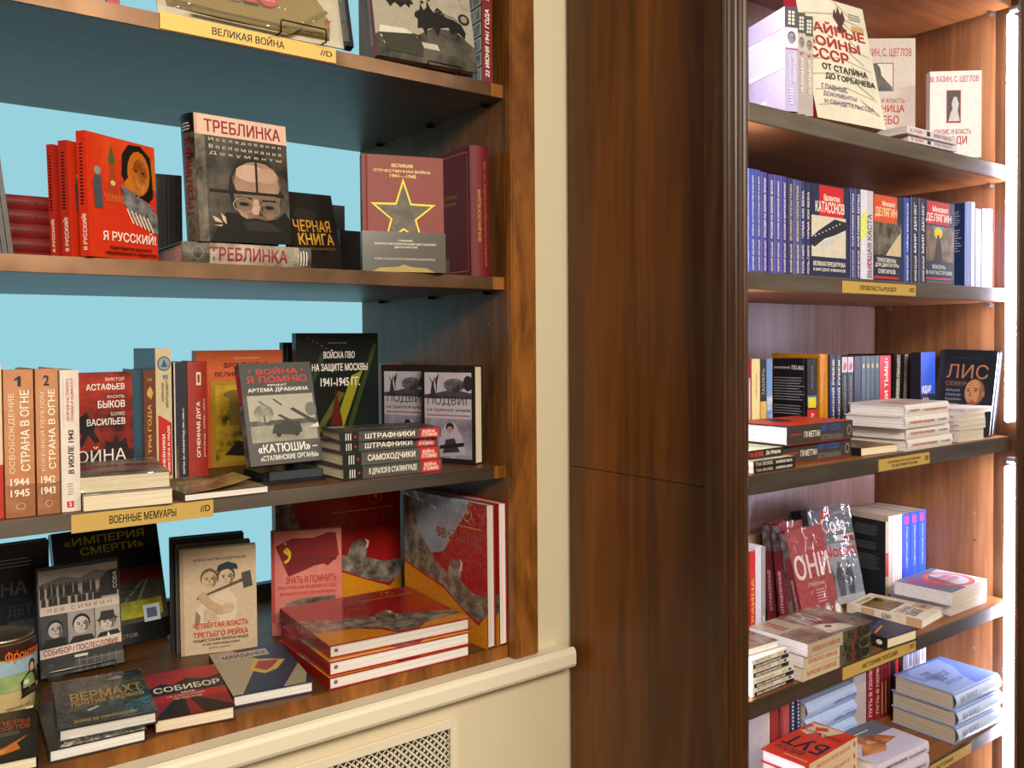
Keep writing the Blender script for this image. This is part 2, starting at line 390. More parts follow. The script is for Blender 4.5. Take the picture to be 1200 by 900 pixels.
for i, (zt, th) in enumerate(((.539, .028), (.138, .027), (-.258, .027), (-.641, .034))):
    s = LB('shelf', -.353, 1.503, Z0 + zt - th, 1.1235, 2.138, Z0 + zt, W_SHELF, lc)
    if i < 3:
        box('edge_strip', -.353, 1.5, Z0 + zt - th + .0005, 1.092, 1.503, Z0 + zt - .0005, REFL_STEEL if i < 2 else STEEL, s, .0004)
        box('edge_block', 1.0925, 1.5, Z0 + zt - th + .0005, 1.1235, 1.503, Z0 + zt - .0005, W_POST, s, .0004)
        s['label'] = 'shelf with a %s metal edge strip' % ('warm reflection-tinted' if i < 2 else 'dark steel')
    else:
        box('edge_strip', -.353, 1.4995, Z0 + zt - th, 1.1235, 1.503, Z0 + zt - .0003, W_POST, s)
    if i == 0: label_plate(s, .429, .740, Z0 + .513, Z0 + .540, 1.4985, [('ВЕЛИКАЯ ВОЙНА', (.27, .26, .68, .86))])
    if i == 2: label_plate(s, .284, .503, Z0 - .289, Z0 - .2605, 1.4985, [('ВОЕННЫЕ МЕМУАРЫ', (.25, .28, .72, .74))])
    for yy in (1.56, 1.78, 2.02):
        rel(cyl('shelf_pin', (1.107, yy, Z0 + zt - th - .004), (1.1248, yy, Z0 + zt - th - .004), .0035, BLACKWIRE, lc, 8), lc)
for zz in (.45, .40, -.06, -.11, -.16, .04):
    for yy in (1.56, 1.80):
        rel(cyl('pin_hole', (1.1243, yy, Z0 + zz), (1.1252, yy, Z0 + zz), .0022, HOLE if (zz * 100) % 2 else PIN, lc, 8), lc)
# ---------------------------------------------------------------- radiator grille in the wall below
gr = empty('radiator_grille', (.6, 1.5, .45)); tag(gr, 'cream painted radiator grille with cross-shaped holes in the wall below the sill', 'grille')
def GB(name, *a, **k): return rel(box(name, *a, **k), gr)
gx0, gx1, gz0, gz1 = .10, .990, .20, .743
GB('frame_bar', gx0, 1.490, gz1 - .020, gx1, 1.4995, gz1, SILL, gr, .002)
GB('frame_bar', gx0, 1.490, gz0, gx1, 1.4995, gz0 + .020, SILL, gr, .002)
GB('frame_bar', gx1 - .018, 1.4902, gz0 + .0205, gx1, 1.4995, gz1 - .0205, SILL, gr, .002)
GB('frame_bar', gx0, 1.4902, gz0 + .0205, gx0 + .018, 1.4995, gz1 - .0205, SILL, gr, .002)
GB('cavity_shade', gx0 + .019, 1.4985, gz0 + .021, gx1 - .019, 1.4995, gz1 - .021, plain('grille_shadow', '#1d1a16', .9), gr)  # dark sheet standing in for the shade of the cavity behind
bm = bmesh.new(); s_ = .0081; a_ = .0018; b_ = .0054; n1 = int((gx1 - gx0 - .036) / s_) - 1; n2 = int((gz1 - gz0 - .04) / s_) - 1
for i in range(1, n1 + 1):
    for j in range(1, n2 + 1):
        if (i + j) % 2: continue
        cx = gx0 + .018 + i * s_ + .003; cz = gz1 - .020 - j * s_
        for q in range(4):
            c_, d_ = ((1, 0), (0, 1), (-1, 0), (0, -1))[q]
            pts = [(s_, 0), (0, s_), (0, b_), (a_, b_), (a_, a_), (b_, a_), (b_, 0)]
            bm.faces.new([bm.verts.new((cx + px * c_ - pz * d_, 1.4945, cz + px * d_ + pz * c_)) for px, pz in pts][::-1])
bmesh.ops.remove_doubles(bm, verts=bm.verts, dist=.00005)
ext = bmesh.ops.extrude_face_region(bm, geom=bm.faces[:])
bmesh.ops.translate(bm, verts=[v for v in ext['geom'] if isinstance(v, bmesh.types.BMVert)], vec=(0, -.0012, 0))
rel(link('perforated_screen', fin(bm, 'perforated_screen'), SILL, gr), gr)
# ---------------------------------------------------------------- right bookcase
rc = empty('bookcase', (1.8, 1.2, 0)); tag(rc, 'tall dark brown bookcase lit inside by white strip lights, with steel-edged shelves', 'bookcase')
def RB(name, *a, **k): return rel(box(name, *a, **k), rc)
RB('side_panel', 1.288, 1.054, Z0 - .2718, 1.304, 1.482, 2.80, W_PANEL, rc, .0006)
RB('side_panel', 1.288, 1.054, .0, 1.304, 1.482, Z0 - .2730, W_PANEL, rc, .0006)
RB('side_panel', 2.336, 1.054, .0, 2.356, 1.482, 2.80, W_RIGHT, rc)['label'] = 'right inner side panel lit by the strip light'
RB('back_panel', 1.305, 1.378, .0, 2.335, 1.392, 2.80, wood('satin_back_panel', '#94705f', '#b3938a', 0.36, 'Z'), rc)
def pilaster(x0, x1, y0, y1):
    # fluted front moulding: beads and grooves across its width
    n = 44; prof = [(x0, y1)]
    W_ = x1 - x0
    for i in range(n + 1):
        u = i / n
        d = 0.0
        for c_, r_, dep in ((.09, .045, -.003), (.30, .09, -.0015), (.50, .05, .002), (.62, .045, .004), (.74, .05, -.0015), (.90, .08, -.003)):
            if abs(u - c_) < r_: d += dep * math.cos((u - c_) / r_ * math.pi / 2)
        if .145 < u < .19: d += .003
        prof.append((x0 + u * W_, y0 + d))
    prof.append((x1, y1))
    return rel(prism('fluted_pilaster', prof, 'z', 0, 2.8, W_PILA, rc), rc)
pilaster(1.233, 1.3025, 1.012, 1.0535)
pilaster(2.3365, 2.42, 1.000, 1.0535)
for i, (zt, th, x1, y0) in enumerate(((.855, .033, 2.334, 1.016), (.427, .034, 2.334, 1.016), (.125, .032, 2.334, 1.016), (-.243, .036, 2.334, 1.016), (-.655, .033, 2.334, 1.016), (-.955, .033, 2.334, 1.016))):
    s = RB('shelf', 1.306, y0, Z0 + zt - th, x1, 1.3775, Z0 + zt, W_RSH, rc)
    box('edge_strip', 1.304, 1.0125, Z0 + zt - th, x1 - (.001 if i == 3 else .037), y0, Z0 + zt, STEEL, s, .0012)
    for yy in (1.06, 1.33):
        rel(cyl('shelf_pin', (2.313, yy, Z0 + zt - th - .006), (2.3358, yy, Z0 + zt - th - .006), .006, PIN, rc, 10), rc)
        rel(cyl('shelf_pin', (1.3055, yy, Z0 + zt - th - .006), (1.325, yy, Z0 + zt - th - .006), .006, PIN, rc, 10), rc)
    if i == 2: label_plate(s, 1.596, 1.876, Z0 + .0945, Z0 + .1185, 1.0122, [('ПРОВЛАСТЬ-POCKET', (.22, .30, .72, .70))])
    if i == 3: label_plate(s, 1.730, 1.937, Z0 - .2755, Z0 - .2505, 1.0122, [('НОВЕЙШИЕ ИССЛЕДОВАНИЯ', (.16, .54, .80, .80)), ('ПО ИСТОРИИ РОССИИ', (.24, .18, .74, .44))])
    if i == 4: label_plate(s, 1.599, 1.880, Z0 - .684, Z0 - .659, 1.0122, [('ИСТОРИЯ РОССИИ', (.25, .30, .73, .70))])
    if i == 5: label_plate(s, 1.941, 2.136, Z0 - .985, Z0 - .962, 1.0122, [('ИСТОРИЯ', (.15, .30, .55, .70))], '')
for zz in (.62, .50, .48, .02, -.03, -.45, -.52, -.80, -1.03):
    rel(cyl('pin_hole', (2.3352, 1.10, Z0 + zz), (2.3362, 1.10, Z0 + zz), .003, PIN, rc, 8), rc)
LED = emit('cold_white_led', '#e2e2ff', 48)
LED2 = emit('cold_white_led_hidden', '#dfe2ff', 62)
LEDC = plain('led_channel', '#d8d8e0', .4)
for x0, x1 in ((2.298, 2.333),):
    for z0, z1 in ((Z0 - .205, Z0 + .795), (Z0 - 1.30, Z0 - .315)):
        y_ = .9995 if x0 > 2 else 1.026
        if x0 > 2:
            a = rel(box('led_strip', x0, y_, z0, x1, y_ + .0115, z1, LED, rc, .002), rc); a['label'] = 'glowing cold white light strip'
        else:
            for q0, q1 in ((z0, z1),):
                pass
for z_ in (Z0 + .808, Z0 - .300):
    rel(cyl('strip_clip', (2.316, .990, z_), (2.316, 1.010, z_), .009, PIN, rc, 14), rc)
# second strip hidden behind the left pilaster: short pieces between the shelves
for z0, z1 in ((.43, .80), (.130, .388), (-.235, .088), (-.65, -.285), (-.95, -.693)):
    rel(box('led_strip', 1.3065, 1.0455, Z0 + z0, 1.3125, 1.058, Z0 + z1, LED2, rc), rc)['label'] = 'glowing cold white light strip behind the left moulding'

# pose and size of every book: x, y, z, yaw, lean back, tilt, cover width, height, thickness (metres, degrees)
G = {
    'stalin': (0.8296, 1.5039, 2.0479, -2.6801, 10.0934, -0.5672, 0.2246, 0.24, 0.0218),
    'june': (1.1, 1.505, 2.0396, 84, 0, 0, 0.165, 0.24, 0.024),
    'cap': (0.4316, 1.5088, 2.0473, -3.5114, 14.9998, 0.0195, 0.3291, 0.2, 0.012),
    'ya': (0.316, 1.4891, 1.6387, 35.2256, 0.2224, -1.635, 0.1555, 0.1924, 0.0173),
    'ya2': (0.296, 1.5191, 1.6387, 35.2256, 0.2224, -1.635, 0.1555, 0.1804, 0.0173),
    'ya3': (0.28, 1.5431, 1.6387, 35.2256, 0.2224, -1.635, 0.1555, 0.1764, 0.012),
    'trebL': (0.6939, 1.5164, 1.675, 87.9207, 90, 0, 0.17, 0.2281, 0.0364),
    'treb': (0.4938, 1.5153, 1.6758, 11.914, 0.2104, -2.3672, 0.1826, 0.2147, 0.0417),
    'black': (0.7113, 1.6105, 1.6414, 25.0047, 8.1802, -4.5517, 0.141, 0.1547, 0.02),
    'star': (0.81, 1.5351, 1.6393, -18.0315, 1.3169, 0.0702, 0.1615, 0.2267, 0.0198),
    'enc': (1.0953, 1.5122, 1.6391, 87.3405, 0.6428, -0.0635, 0.1341, 0.2683, 0.0465),
    'fire1': (0.2381, 1.515, 1.2426, 90, 0, 0, 0.15, 0.2228, 0.0396),
    'fire2': (0.2721, 1.515, 1.2426, 90, 0, 0, 0.15, 0.2232, 0.0311),
    'july': (0.3016, 1.515, 1.2426, 90, 0, 0, 0.15, 0.2204, 0.0266),
    'sidedark': (0.4736, 1.72, 1.2426, 90, 0, 0, 0.15, 0.2119, 0.0207),
    'tall': (0.5028, 1.72, 1.2426, 90, 0, 0, 0.15, 0.2521, 0.0288),
    'batl': (0.5307, 1.72, 1.2426, 90, 0, 0, 0.15, 0.2251, 0.0239),
    'duga': (0.5695, 1.72, 1.2426, 90, 0, 0, 0.15, 0.2261, 0.0374),
    'astaf': (0.2992, 1.73, 1.2426, 5.0002, 0.0448, -0.1301, 0.14, 0.2087, 0.03),
    'frontbook': (0.5946, 1.8601, 1.2426, 0.1763, 0.0005, -0.0101, 0.1878, 0.2459, 0.03),
    'katyu': (0.6092, 1.6032, 1.2732, -0.436, 15.4019, -0.695, 0.145, 0.1974, 0.0213),
    'pvo': (0.7954, 1.8189, 1.2426, -0.2536, -0.004, -0.0452, 0.2, 0.2819, 0.0208),
    'podvig': (1.0178, 1.6643, 1.2426, -67.8765, -0.0459, -0.077, 0.1384, 0.2092, 0.0312),
    'podvig2': (0.9978, 1.8073, 1.2426, -67.8765, -0.0459, -0.077, 0.1384, 0.2092, 0.0312),
    'redb': (1.0837, 1.8608, 1.2427, 77.9339, 0.0056, 0.0468, 0.1084, 0.2093, 0.0278),
    'st4': (0.975, 1.5187, 1.2657, 89.3616, 90, 0, 0.135, 0.2174, 0.0231),
    'st3': (0.9756, 1.5263, 1.2911, 87.5732, 90, 0, 0.135, 0.2125, 0.0249),
    'st2': (0.9773, 1.5406, 1.3111, 86.9248, 90, 0, 0.135, 0.2111, 0.0195),
    'st1': (0.9719, 1.5164, 1.3306, 80.1922, 90.0002, 0, 0.1345, 0.2098, 0.0191),
    'pb2': (0.3016, 1.4984, 1.2671, -5.3288, 90, 0, 0.1319, 0.2, 0.0245),
    'pb1': (0.3019, 1.5207, 1.293, -8.8123, 90, 0, 0.1327, 0.1997, 0.0249),
    'broch': (0.4541, 1.4907, 1.253, 0.3862, 90, -0, 0.1426, 0.2, 0.0104),
    'voina': (0.134, 1.9698, 0.8596, 2.9994, -0.0008, 0.0031, 0.1999, 0.2534, 0.02),
    'imper': (0.3567, 1.975, 0.8653, 6.5419, 16.3329, 0.0277, 0.2193, 0.2543, 0.02),
    'sobp': (0.2989, 1.8834, 0.8668, -0.5933, 7.5774, -0.1624, 0.1487, 0.2061, 0.0207),
    'power': (0.5536, 1.8587, 0.8596, -17.2053, 0.1236, -0.1912, 0.1514, 0.2194, 0.02),
    'znat': (0.751, 1.8646, 0.8596, -21.4685, 0.0629, -0.0312, 0.1526, 0.2293, 0.02),
    'alb_back': (0.7887, 1.93, 0.8596, 0, 0, 0, 0.3259, 0.2917, 0.02),
    'alb_s1': (1.049, 1.7971, 0.8596, -85.854, -0.1441, -0.1198, 0.2996, 0.3022, 0.0229),
    'alb_s2': (1.08, 1.7971, 0.8596, -85.854, -0.1441, -0.1198, 0.2996, 0.3022, 0.0229),
    'alb3': (0.7146, 1.5041, 0.8827, -2.2021, 90, 0, 0.3074, 0.26, 0.0231),
    'alb2': (0.7177, 1.5094, 0.9098, -3.2732, 90, 0.0001, 0.3045, 0.26, 0.0262),
    'alb1': (0.7249, 1.5231, 0.9353, -4.3188, 89.9998, 0.0001, 0.3035, 0.2871, 0.0245),
    'maid': (0.5461, 1.5372, 0.8808, -8.7679, 89.9999, 0, 0.1443, 0.2409, 0.0212),
    'sobr': (0.4058, 1.5116, 0.8834, -9.9991, 90.0001, 0, 0.1287, 0.2229, 0.0238),
    'verm2': (0.2485, 1.5063, 0.8801, -4.3597, 90, 0, 0.141, 0.205, 0.0205),
    'verm': (0.2655, 1.5227, 0.9014, -7.7166, 90, 0, 0.1441, 0.2208, 0.0202),
    'tank': (0.1173, 1.5173, 0.8802, -8.1006, 90, 0, 0.1167, 0.2051, 0.0206),
    'lilac': (1.4429, 1.007, 1.9279, 70.5812, 0.1761, 0.1103, 0.1201, 0.1937, 0.0274),
    'lil2': (1.4726, 1.0109, 1.9279, 71.2428, 0.1449, 0.1132, 0.13, 0.1909, 0.0172),
    'lil3': (1.4957, 1.0101, 1.9278, 70.7222, 0.0982, 0.0788, 0.13, 0.1892, 0.0175),
    'tain': (1.5351, 1.0267, 1.9357, -6.2443, 12.6803, 0.4318, 0.2086, 0.2748, 0.03),
    'tain2': (1.375, 1.19, 1.9349, 5, 14, 0, 0.16, 0.25, 0.03),
    'lestn': (1.965, 1.232, 1.9946, -37, 0, 0, 0.165, 0.235, 0.028),
    'und1': (2.085, 1.122, 1.9596, 90, 90, 0, 0.14, 0.2, 0.032),
    'und2': (2.085, 1.122, 1.9931, 90, 90, 0, 0.14, 0.2, 0.032),
    'lyudi': (2.0626, 1.0788, 1.9277, -41.0011, -0.0298, 0.0477, 0.118, 0.2025, 0.022),
    'ksm2': (2.0442, 1.0058, 1.9405, 87.7287, 89.9996, 0.0002, 0.085, 0.197, 0.0129),
    'ksm1': (2.0309, 0.9996, 1.957, 88.4576, 89.9993, 0.0002, 0.085, 0.204, 0.0159),
    'p01': (1.351, 1.035, 1.6256, 90, 0, 0, 0.12, 0.1898, 0.0179),
    'p02': (1.3673, 1.035, 1.6256, 90, 0, 0, 0.12, 0.1895, 0.0144),
    'p03': (1.3863, 1.035, 1.6256, 90, 0, 0, 0.12, 0.1875, 0.0172),
    'p04': (1.4069, 1.035, 1.6256, 90, 0, 0, 0.12, 0.1858, 0.0174),
    'p05': (1.4265, 1.035, 1.6256, 90, 0, 0, 0.12, 0.1863, 0.0177),
    'p06': (1.4463, 1.035, 1.6256, 90, 0, 0, 0.12, 0.186, 0.0179),
    'p07': (1.4664, 1.035, 1.6256, 90, 0, 0, 0.12, 0.1849, 0.0182),
    'p08': (1.4882, 1.035, 1.6256, 90, 0, 0, 0.12, 0.1838, 0.0198),
    'p09': (1.5062, 1.035, 1.6256, 90, 0, 0, 0.12, 0.1834, 0.016),
    'p10': (1.523, 1.035, 1.6256, 90, 0, 0, 0.12, 0.1827, 0.0148),
    'kat': (1.5244, 1.035, 1.6256, 0, 0, 0, 0.131, 0.1836, 0.02),
    'p11': (1.6756, 1.035, 1.6256, 90, 0, 0, 0.12, 0.1862, 0.0149),
    'p12': (1.6976, 1.035, 1.6256, 90, 0, 0, 0.12, 0.1863, 0.0198),
    'pwhite': (1.7475, 1.035, 1.6256, 90, 0, 0, 0.12, 0.1872, 0.0477),
    'del1': (1.7498, 1.035, 1.6256, 0, 0, 0, 0.1141, 0.1843, 0.02),
    'p13': (1.8913, 1.035, 1.6256, 90, 0, 0, 0.12, 0.1864, 0.0243),
    'p14': (1.9275, 1.035, 1.6256, 90, 0, 0, 0.12, 0.1904, 0.0302),
    'p15': (1.9607, 1.035, 1.6256, 90, 0, 0, 0.12, 0.1916, 0.029),
    'del2': (1.9633, 1.035, 1.6256, 0, 0, 0, 0.1296, 0.1904, 0.02),
    'navy': (2.1671, 1.035, 1.6256, 90, 0, 0, 0.12, 0.1997, 0.0245),
    'navyw': (2.1926, 1.035, 1.6256, 90, 0, 0, 0.12, 0.204, 0.0228),
    'p16': (2.2229, 1.035, 1.6256, 90, 0, 0, 0.12, 0.1901, 0.0274),
    'p17': (2.2558, 1.035, 1.6256, 90, 0, 0, 0.12, 0.1928, 0.028),
    'p18': (2.2826, 1.035, 1.6256, 90, 0, 0, 0.12, 0.1953, 0.024),
    'q01': (1.5542, 1.2, 1.2576, 90, 0, 0, 0.14, 0.2041, 0.0123),
    'q02': (1.5832, 1.2, 1.2576, 90, 0, 0, 0.14, 0.2037, 0.027),
    'q03': (1.6053, 1.2, 1.2576, 90, 0, 0, 0.14, 0.2024, 0.0201),
    'q04': (1.6262, 1.2, 1.2576, 90, 0, 0, 0.14, 0.2029, 0.0188),
    'blackback': (1.7915, 1.2, 1.2576, 85.398, -0.0038, 0.0036, 0.0994, 0.2015, 0.0327),
    'orange': (1.8426, 1.2049, 1.2576, 89.0407, 0.0012, 0.0177, 0.1342, 0.2106, 0.0305),
    'q06': (1.8656, 1.2, 1.2576, 90, 0, 0, 0.13, 0.2088, 0.0218),
    'q07': (1.8883, 1.2, 1.2576, 90, 0, 0, 0.13, 0.2074, 0.0204),
    'q08': (1.9149, 1.2, 1.2576, 90, 0, 0, 0.13, 0.203, 0.0225),
    'q09': (1.9402, 1.2, 1.2576, 90, 0, 0, 0.13, 0.2026, 0.0228),
    'q10': (1.9731, 1.2, 1.2576, 90, 0, 0, 0.13, 0.2032, 0.0287),
    'q11': (1.9936, 1.2, 1.2576, 90, 0, 0, 0.13, 0.2038, 0.018),
    'q12': (2.0135, 1.2, 1.2576, 90, 0, 0, 0.13, 0.2035, 0.0175),
    'q13': (2.0333, 1.2, 1.2576, 90, 0, 0, 0.13, 0.2036, 0.0177),
    'q14': (2.0544, 1.2, 1.2576, 90, 0, 0, 0.13, 0.2039, 0.0186),
    'q15': (2.1074, 1.2, 1.2576, 90, 0, 0, 0.13, 0.2034, 0.0504),
    'lean0': (2.1449, 1.2, 1.2576, 90, -3, 0, 0.13, 0.205, 0.0313),
    'lean1': (2.1819, 1.2, 1.2576, 90, -3, 0, 0.13, 0.205, 0.0319),
    'lean2': (2.2111, 1.2, 1.2576, 90, -3, 0, 0.13, 0.205, 0.0244),
    'lean3': (2.2409, 1.2, 1.2576, 90, -3, 0, 0.13, 0.205, 0.0268),
    'bluebar': (2.1589, 1.15, 1.2576, 0, 0, 0, 0.0708, 0.2107, 0.025),
    'lis': (2.2477, 1.168, 1.2648, -85.0762, 11.0228, 1.5808, 0.1384, 0.213, 0.018),
    'lis2': (2.2765, 1.172, 1.2648, -87.0762, 9.7228, 1.5808, 0.1384, 0.213, 0.015),
    'get2': (1.6834, 1.0467, 1.2951, 87.411, 90, -0, 0.13, 0.2169, 0.0375),
    'get1': (1.6789, 1.0397, 1.3344, 89.3544, 90.0001, -0, 0.1386, 0.2184, 0.0383),
    'kv3': (1.4537, 1.0203, 1.2696, 90, 90, 0, 0.11, 0.125, 0.012),
    'kv2': (1.4417, 1.0118, 1.2821, 90, 90, 0, 0.11, 0.125, 0.012),
    'kv1': (1.4282, 1.0295, 1.2986, 90, 90, 0, 0.11, 0.108, 0.016),
    'brownpb': (1.7034, 1.0352, 1.2738, -4.5315, 90, 0.0001, 0.1239, 0.15, 0.0162),
    'w4': (2.0457, 1.0161, 1.2829, 91.0874, 90.0001, -0, 0.14, 0.2037, 0.0253),
    'w3': (2.0342, 1.0173, 1.3085, 91.491, 90, -0, 0.14, 0.1979, 0.025),
    'w2': (2.0143, 1.009, 1.3343, 92.1448, 90, -0, 0.14, 0.2009, 0.0253),
    'w1': (2.0247, 1.0143, 1.3594, 92.0962, 90.0001, -0, 0.13, 0.2012, 0.0247),
    's5': (2.1008, 1.0258, 1.2851, -0.3609, 90, 0, 0.1204, 0.12, 0.0275),
    's4': (2.0977, 1.0236, 1.2977, -0.9796, 90, 0.0001, 0.1262, 0.12, 0.0121),
    's3': (2.093, 1.0231, 1.3103, -1.1606, 90, 0.0001, 0.128, 0.12, 0.0121),
    's2': (2.0945, 1.0241, 1.3231, -0.9196, 90, 0.0001, 0.1263, 0.12, 0.0123),
    's1': (2.1406, 1.0219, 1.3356, -0.4465, 90, 0, 0.1197, 0.12, 0.012),
    'm01': (1.5468, 1.185, 0.8456, 90, 0, 0, 0.13, 0.2095, 0.0166),
    'm02': (1.5671, 1.185, 0.8456, 90, 0, 0, 0.13, 0.2176, 0.0182),
    'm03': (1.5817, 1.185, 0.8456, 90, 0, 0, 0.13, 0.2132, 0.0126),
    'cream': (1.7144, 1.34, 0.8456, 0, 0, 0, 0.0776, 0.1884, 0.02),
    'oh3': (1.6993, 1.1638, 0.8507, -3.5356, 14.9814, -0.1237, 0.1299, 0.2257, 0.0199),
    'oh2': (1.7056, 1.215, 0.8596, 12.8415, 8.1257, 4.9857, 0.13, 0.2232, 0.0199),
    'oh1': (1.7118, 1.2515, 0.856, 18.6127, 5.1827, 3.7943, 0.13, 0.2215, 0.0199),
    'cosa': (1.8965, 1.2505, 0.8499, -10.7087, 12.4281, -1.5174, 0.1429, 0.2356, 0.02),
    'cosa2': (1.9091, 1.2967, 0.8498, -19.7113, 12.0998, -2.6529, 0.1616, 0.2253, 0.02),
    'bbl': (2.0988, 1.1998, 0.8456, 83.5668, -0.0066, 0.0211, 0.1026, 0.1986, 0.0119),
    'n00': (2.1592, 1.225, 0.8456, 90, 0, 0, 0.135, 0.2016, 0.0178),
    'n01': (2.184, 1.225, 0.8456, 90, 0, 0, 0.135, 0.1999, 0.0221),
    'n02': (2.207, 1.225, 0.8456, 90, 0, 0, 0.135, 0.2003, 0.0203),
    'n03': (2.2486, 1.225, 0.8456, 90, 0, 0, 0.135, 0.1985, 0.0385),
    'n04': (2.2876, 1.225, 0.8456, 90, 0, 0, 0.135, 0.1982, 0.0367),
    'n05': (2.3292, 1.225, 0.8456, 90, 0, 0, 0.135, 0.1979, 0.0393),
    'bk2': (2.0878, 1.0375, 0.8763, 0.1104, 90, 0, 0.1819, 0.15, 0.0307),
    'bk1': (2.063, 1.022, 0.9082, 2.3048, 89.9999, 0, 0.1901, 0.1385, 0.0309),
    'white': (1.9463, 1.0321, 0.8658, 6.9776, 89.9998, -0, 0.1291, 0.1758, 0.0202),
    'darkl': (1.7549, 1.0062, 0.8699, -3.2956, 90, 0, 0.1127, 0.15, 0.0243),
    'co3': (1.7001, 1.0096, 0.8708, 89.8132, 90, -0, 0.16, 0.2389, 0.0252),
    'co2': (1.6844, 1.0021, 0.8936, 88.3643, 90, -0, 0.16, 0.2207, 0.0223),
    'co1': (1.6922, 1.0026, 0.9198, 90.3682, 90.0001, -0, 0.1367, 0.2258, 0.0257),
    'vs4': (1.4514, 1.0225, 0.8626, 90, 90, 0, 0.11, 0.124, 0.017),
    'vs3': (1.4472, 1.0195, 0.8801, 90, 90, 0, 0.11, 0.124, 0.017),
    'vs2': (1.4372, 1.0239, 0.8976, 90, 90, 0, 0.11, 0.11, 0.017),
    'vs1': (1.4336, 1.0214, 0.9151, 90, 90, 0, 0.11, 0.11, 0.017),
    'vs0': (1.3317, 1.0403, 0.9286, -2.9946, 90, -0, 0.09, 0.11, 0.013),
    'inf3': (2.2923, 1.0166, 0.5873, 88.6359, 90, -0, 0.16, 0.214, 0.0417),
    'inf2': (2.2906, 1.0161, 0.6278, 88.7154, 90, -0, 0.16, 0.2143, 0.04),
    'inf1': (2.284, 1.0177, 0.67, 88.6387, 90, -0, 0.1475, 0.2139, 0.0416),
    'map2': (1.9228, 1.0035, 0.5763, 86.284, 90, -0, 0.138, 0.172, 0.0307),
    'map1': (1.9293, 1.0075, 0.6017, 87.7143, 90, -0, 0.1388, 0.1958, 0.0249),
    'buk4': (1.7325, 1.0611, 0.5717, 93.5706, 89.9998, -0, 0.104, 0.2033, 0.0261),
    'buk3': (1.7302, 1.0597, 0.5983, 93.4999, 89.9997, -0, 0.104, 0.2027, 0.0261),
    'buk2': (1.7277, 1.0582, 0.6248, 93.4326, 89.9997, -0, 0.104, 0.202, 0.0261),
    'buk1': (1.7251, 1.0566, 0.6514, 93.3691, 89.9997, -0, 0.104, 0.2014, 0.0261),
    'lb4': (1.8771, 1.1591, 0.5829, 88.573, 90, -0, 0.14, 0.1851, 0.0373),
    'lb3': (1.8775, 1.1593, 0.6208, 89.1137, 90, -0, 0.14, 0.1878, 0.0373),
    'lb2': (1.882, 1.1621, 0.6586, 89.6892, 90, -0, 0.14, 0.1911, 0.0373),
    'lb1': (1.8868, 1.1651, 0.6964, 90.2755, 90.0001, -0.0001, 0.14, 0.1946, 0.0374),
    'z01': (1.569, 1.165, 0.5456, 90, 0, 0, 0.11, 0.2, 0.0111),
    'z02': (1.5986, 1.165, 0.5456, 90, 0, 0, 0.11, 0.2, 0.0261),
    'z03': (1.638, 1.165, 0.5456, 90, 0, 0, 0.11, 0.2, 0.0207),
    'z04': (1.6596, 1.165, 0.5456, 90, 0, 0, 0.11, 0.2, 0.0179),
    'z05': (1.6783, 1.165, 0.5456, 90, 0, 0, 0.11, 0.2, 0.015),
    'cyanb': (1.5472, 1.3, 0.5456, 0, 0, 0, 0.0703, 0.19, 0.02),
    'y00': (2.0144, 1.21, 0.5456, 90, 0, 0, 0.13, 0.2, 0.0557),
    'y01': (2.049, 1.21, 0.5456, 90, 0, 0, 0.13, 0.2, 0.0302),
    'y02': (2.0783, 1.21, 0.5456, 90, 0, 0, 0.13, 0.2, 0.0249),
    'y03': (2.0962, 1.21, 0.5456, 90, 0, 0, 0.13, 0.2, 0.0153),
    'y04': (2.1122, 1.21, 0.5456, 90, 0, 0, 0.13, 0.2, 0.0134),
    'y05': (2.1283, 1.21, 0.5456, 90, 0, 0, 0.13, 0.2, 0.0135),
    'y06': (2.1486, 1.21, 0.5456, 90, 0, 0, 0.13, 0.2, 0.0157),
    'y07': (2.165, 1.21, 0.5456, 90, 0, 0, 0.13, 0.2, 0.0138),
    'y08': (2.1858, 1.21, 0.5456, 90, 0, 0, 0.13, 0.2, 0.016),
    'y09': (2.2068, 1.21, 0.5456, 90, 0, 0, 0.13, 0.2, 0.0162),
    'y10': (2.2366, 1.21, 0.5456, 90, 0, 0, 0.13, 0.2, 0.025),
    'y11': (2.2668, 1.21, 0.5456, 90, 0, 0, 0.13, 0.2, 0.0254),
    'y12': (2.302, 1.21, 0.5456, 90, 0, 0, 0.13, 0.2, 0.0302),
    'bs1': (0.491, 1.72, 1.6386, 90, 0, 0, 0.14, 0.1809, 0.0094),
    'bs2': (0.5002, 1.72, 1.6386, 90, 0, 0, 0.14, 0.1811, 0.0087),
    'bs3': (0.5088, 1.72, 1.6386, 90, 0, 0, 0.14, 0.1813, 0.008),
    'bs4': (0.5182, 1.72, 1.6386, 90, 0, 0, 0.14, 0.1814, 0.0088),
    'bs5': (0.5276, 1.72, 1.6386, 90, 0, 0, 0.14, 0.1817, 0.0089),
    'redlie5': (0.3305, 1.72, 1.6621, 90, 90, 0, 0.14, 0.215, 0.0235),
    'redlie4': (0.3305, 1.72, 1.6862, 90, 90, 0, 0.14, 0.215, 0.0235),
    'redlie3': (0.3305, 1.72, 1.7103, 90, 90, 0, 0.14, 0.215, 0.0235),
    'redlie2': (0.3305, 1.72, 1.7344, 90, 90, 0, 0.14, 0.215, 0.0235),
    'redlie1': (0.3305, 1.72, 1.7585, 90, 90, 0, 0.14, 0.215, 0.0235),
    'greyl1': (0.2022, 1.53, 1.6393, 88, 6, 0, 0.15, 0.22, 0.0068),
    'greyl2': (0.2101, 1.53, 1.6393, 88, 6, 0, 0.15, 0.22, 0.0068),
    'greyl3': (0.218, 1.53, 1.6393, 88, 6, 0, 0.15, 0.22, 0.0068),
    'bkbox1': (0.8539, 1.72, 1.6386, 0, 0, 0, 0.064, 0.1026, 0.02),
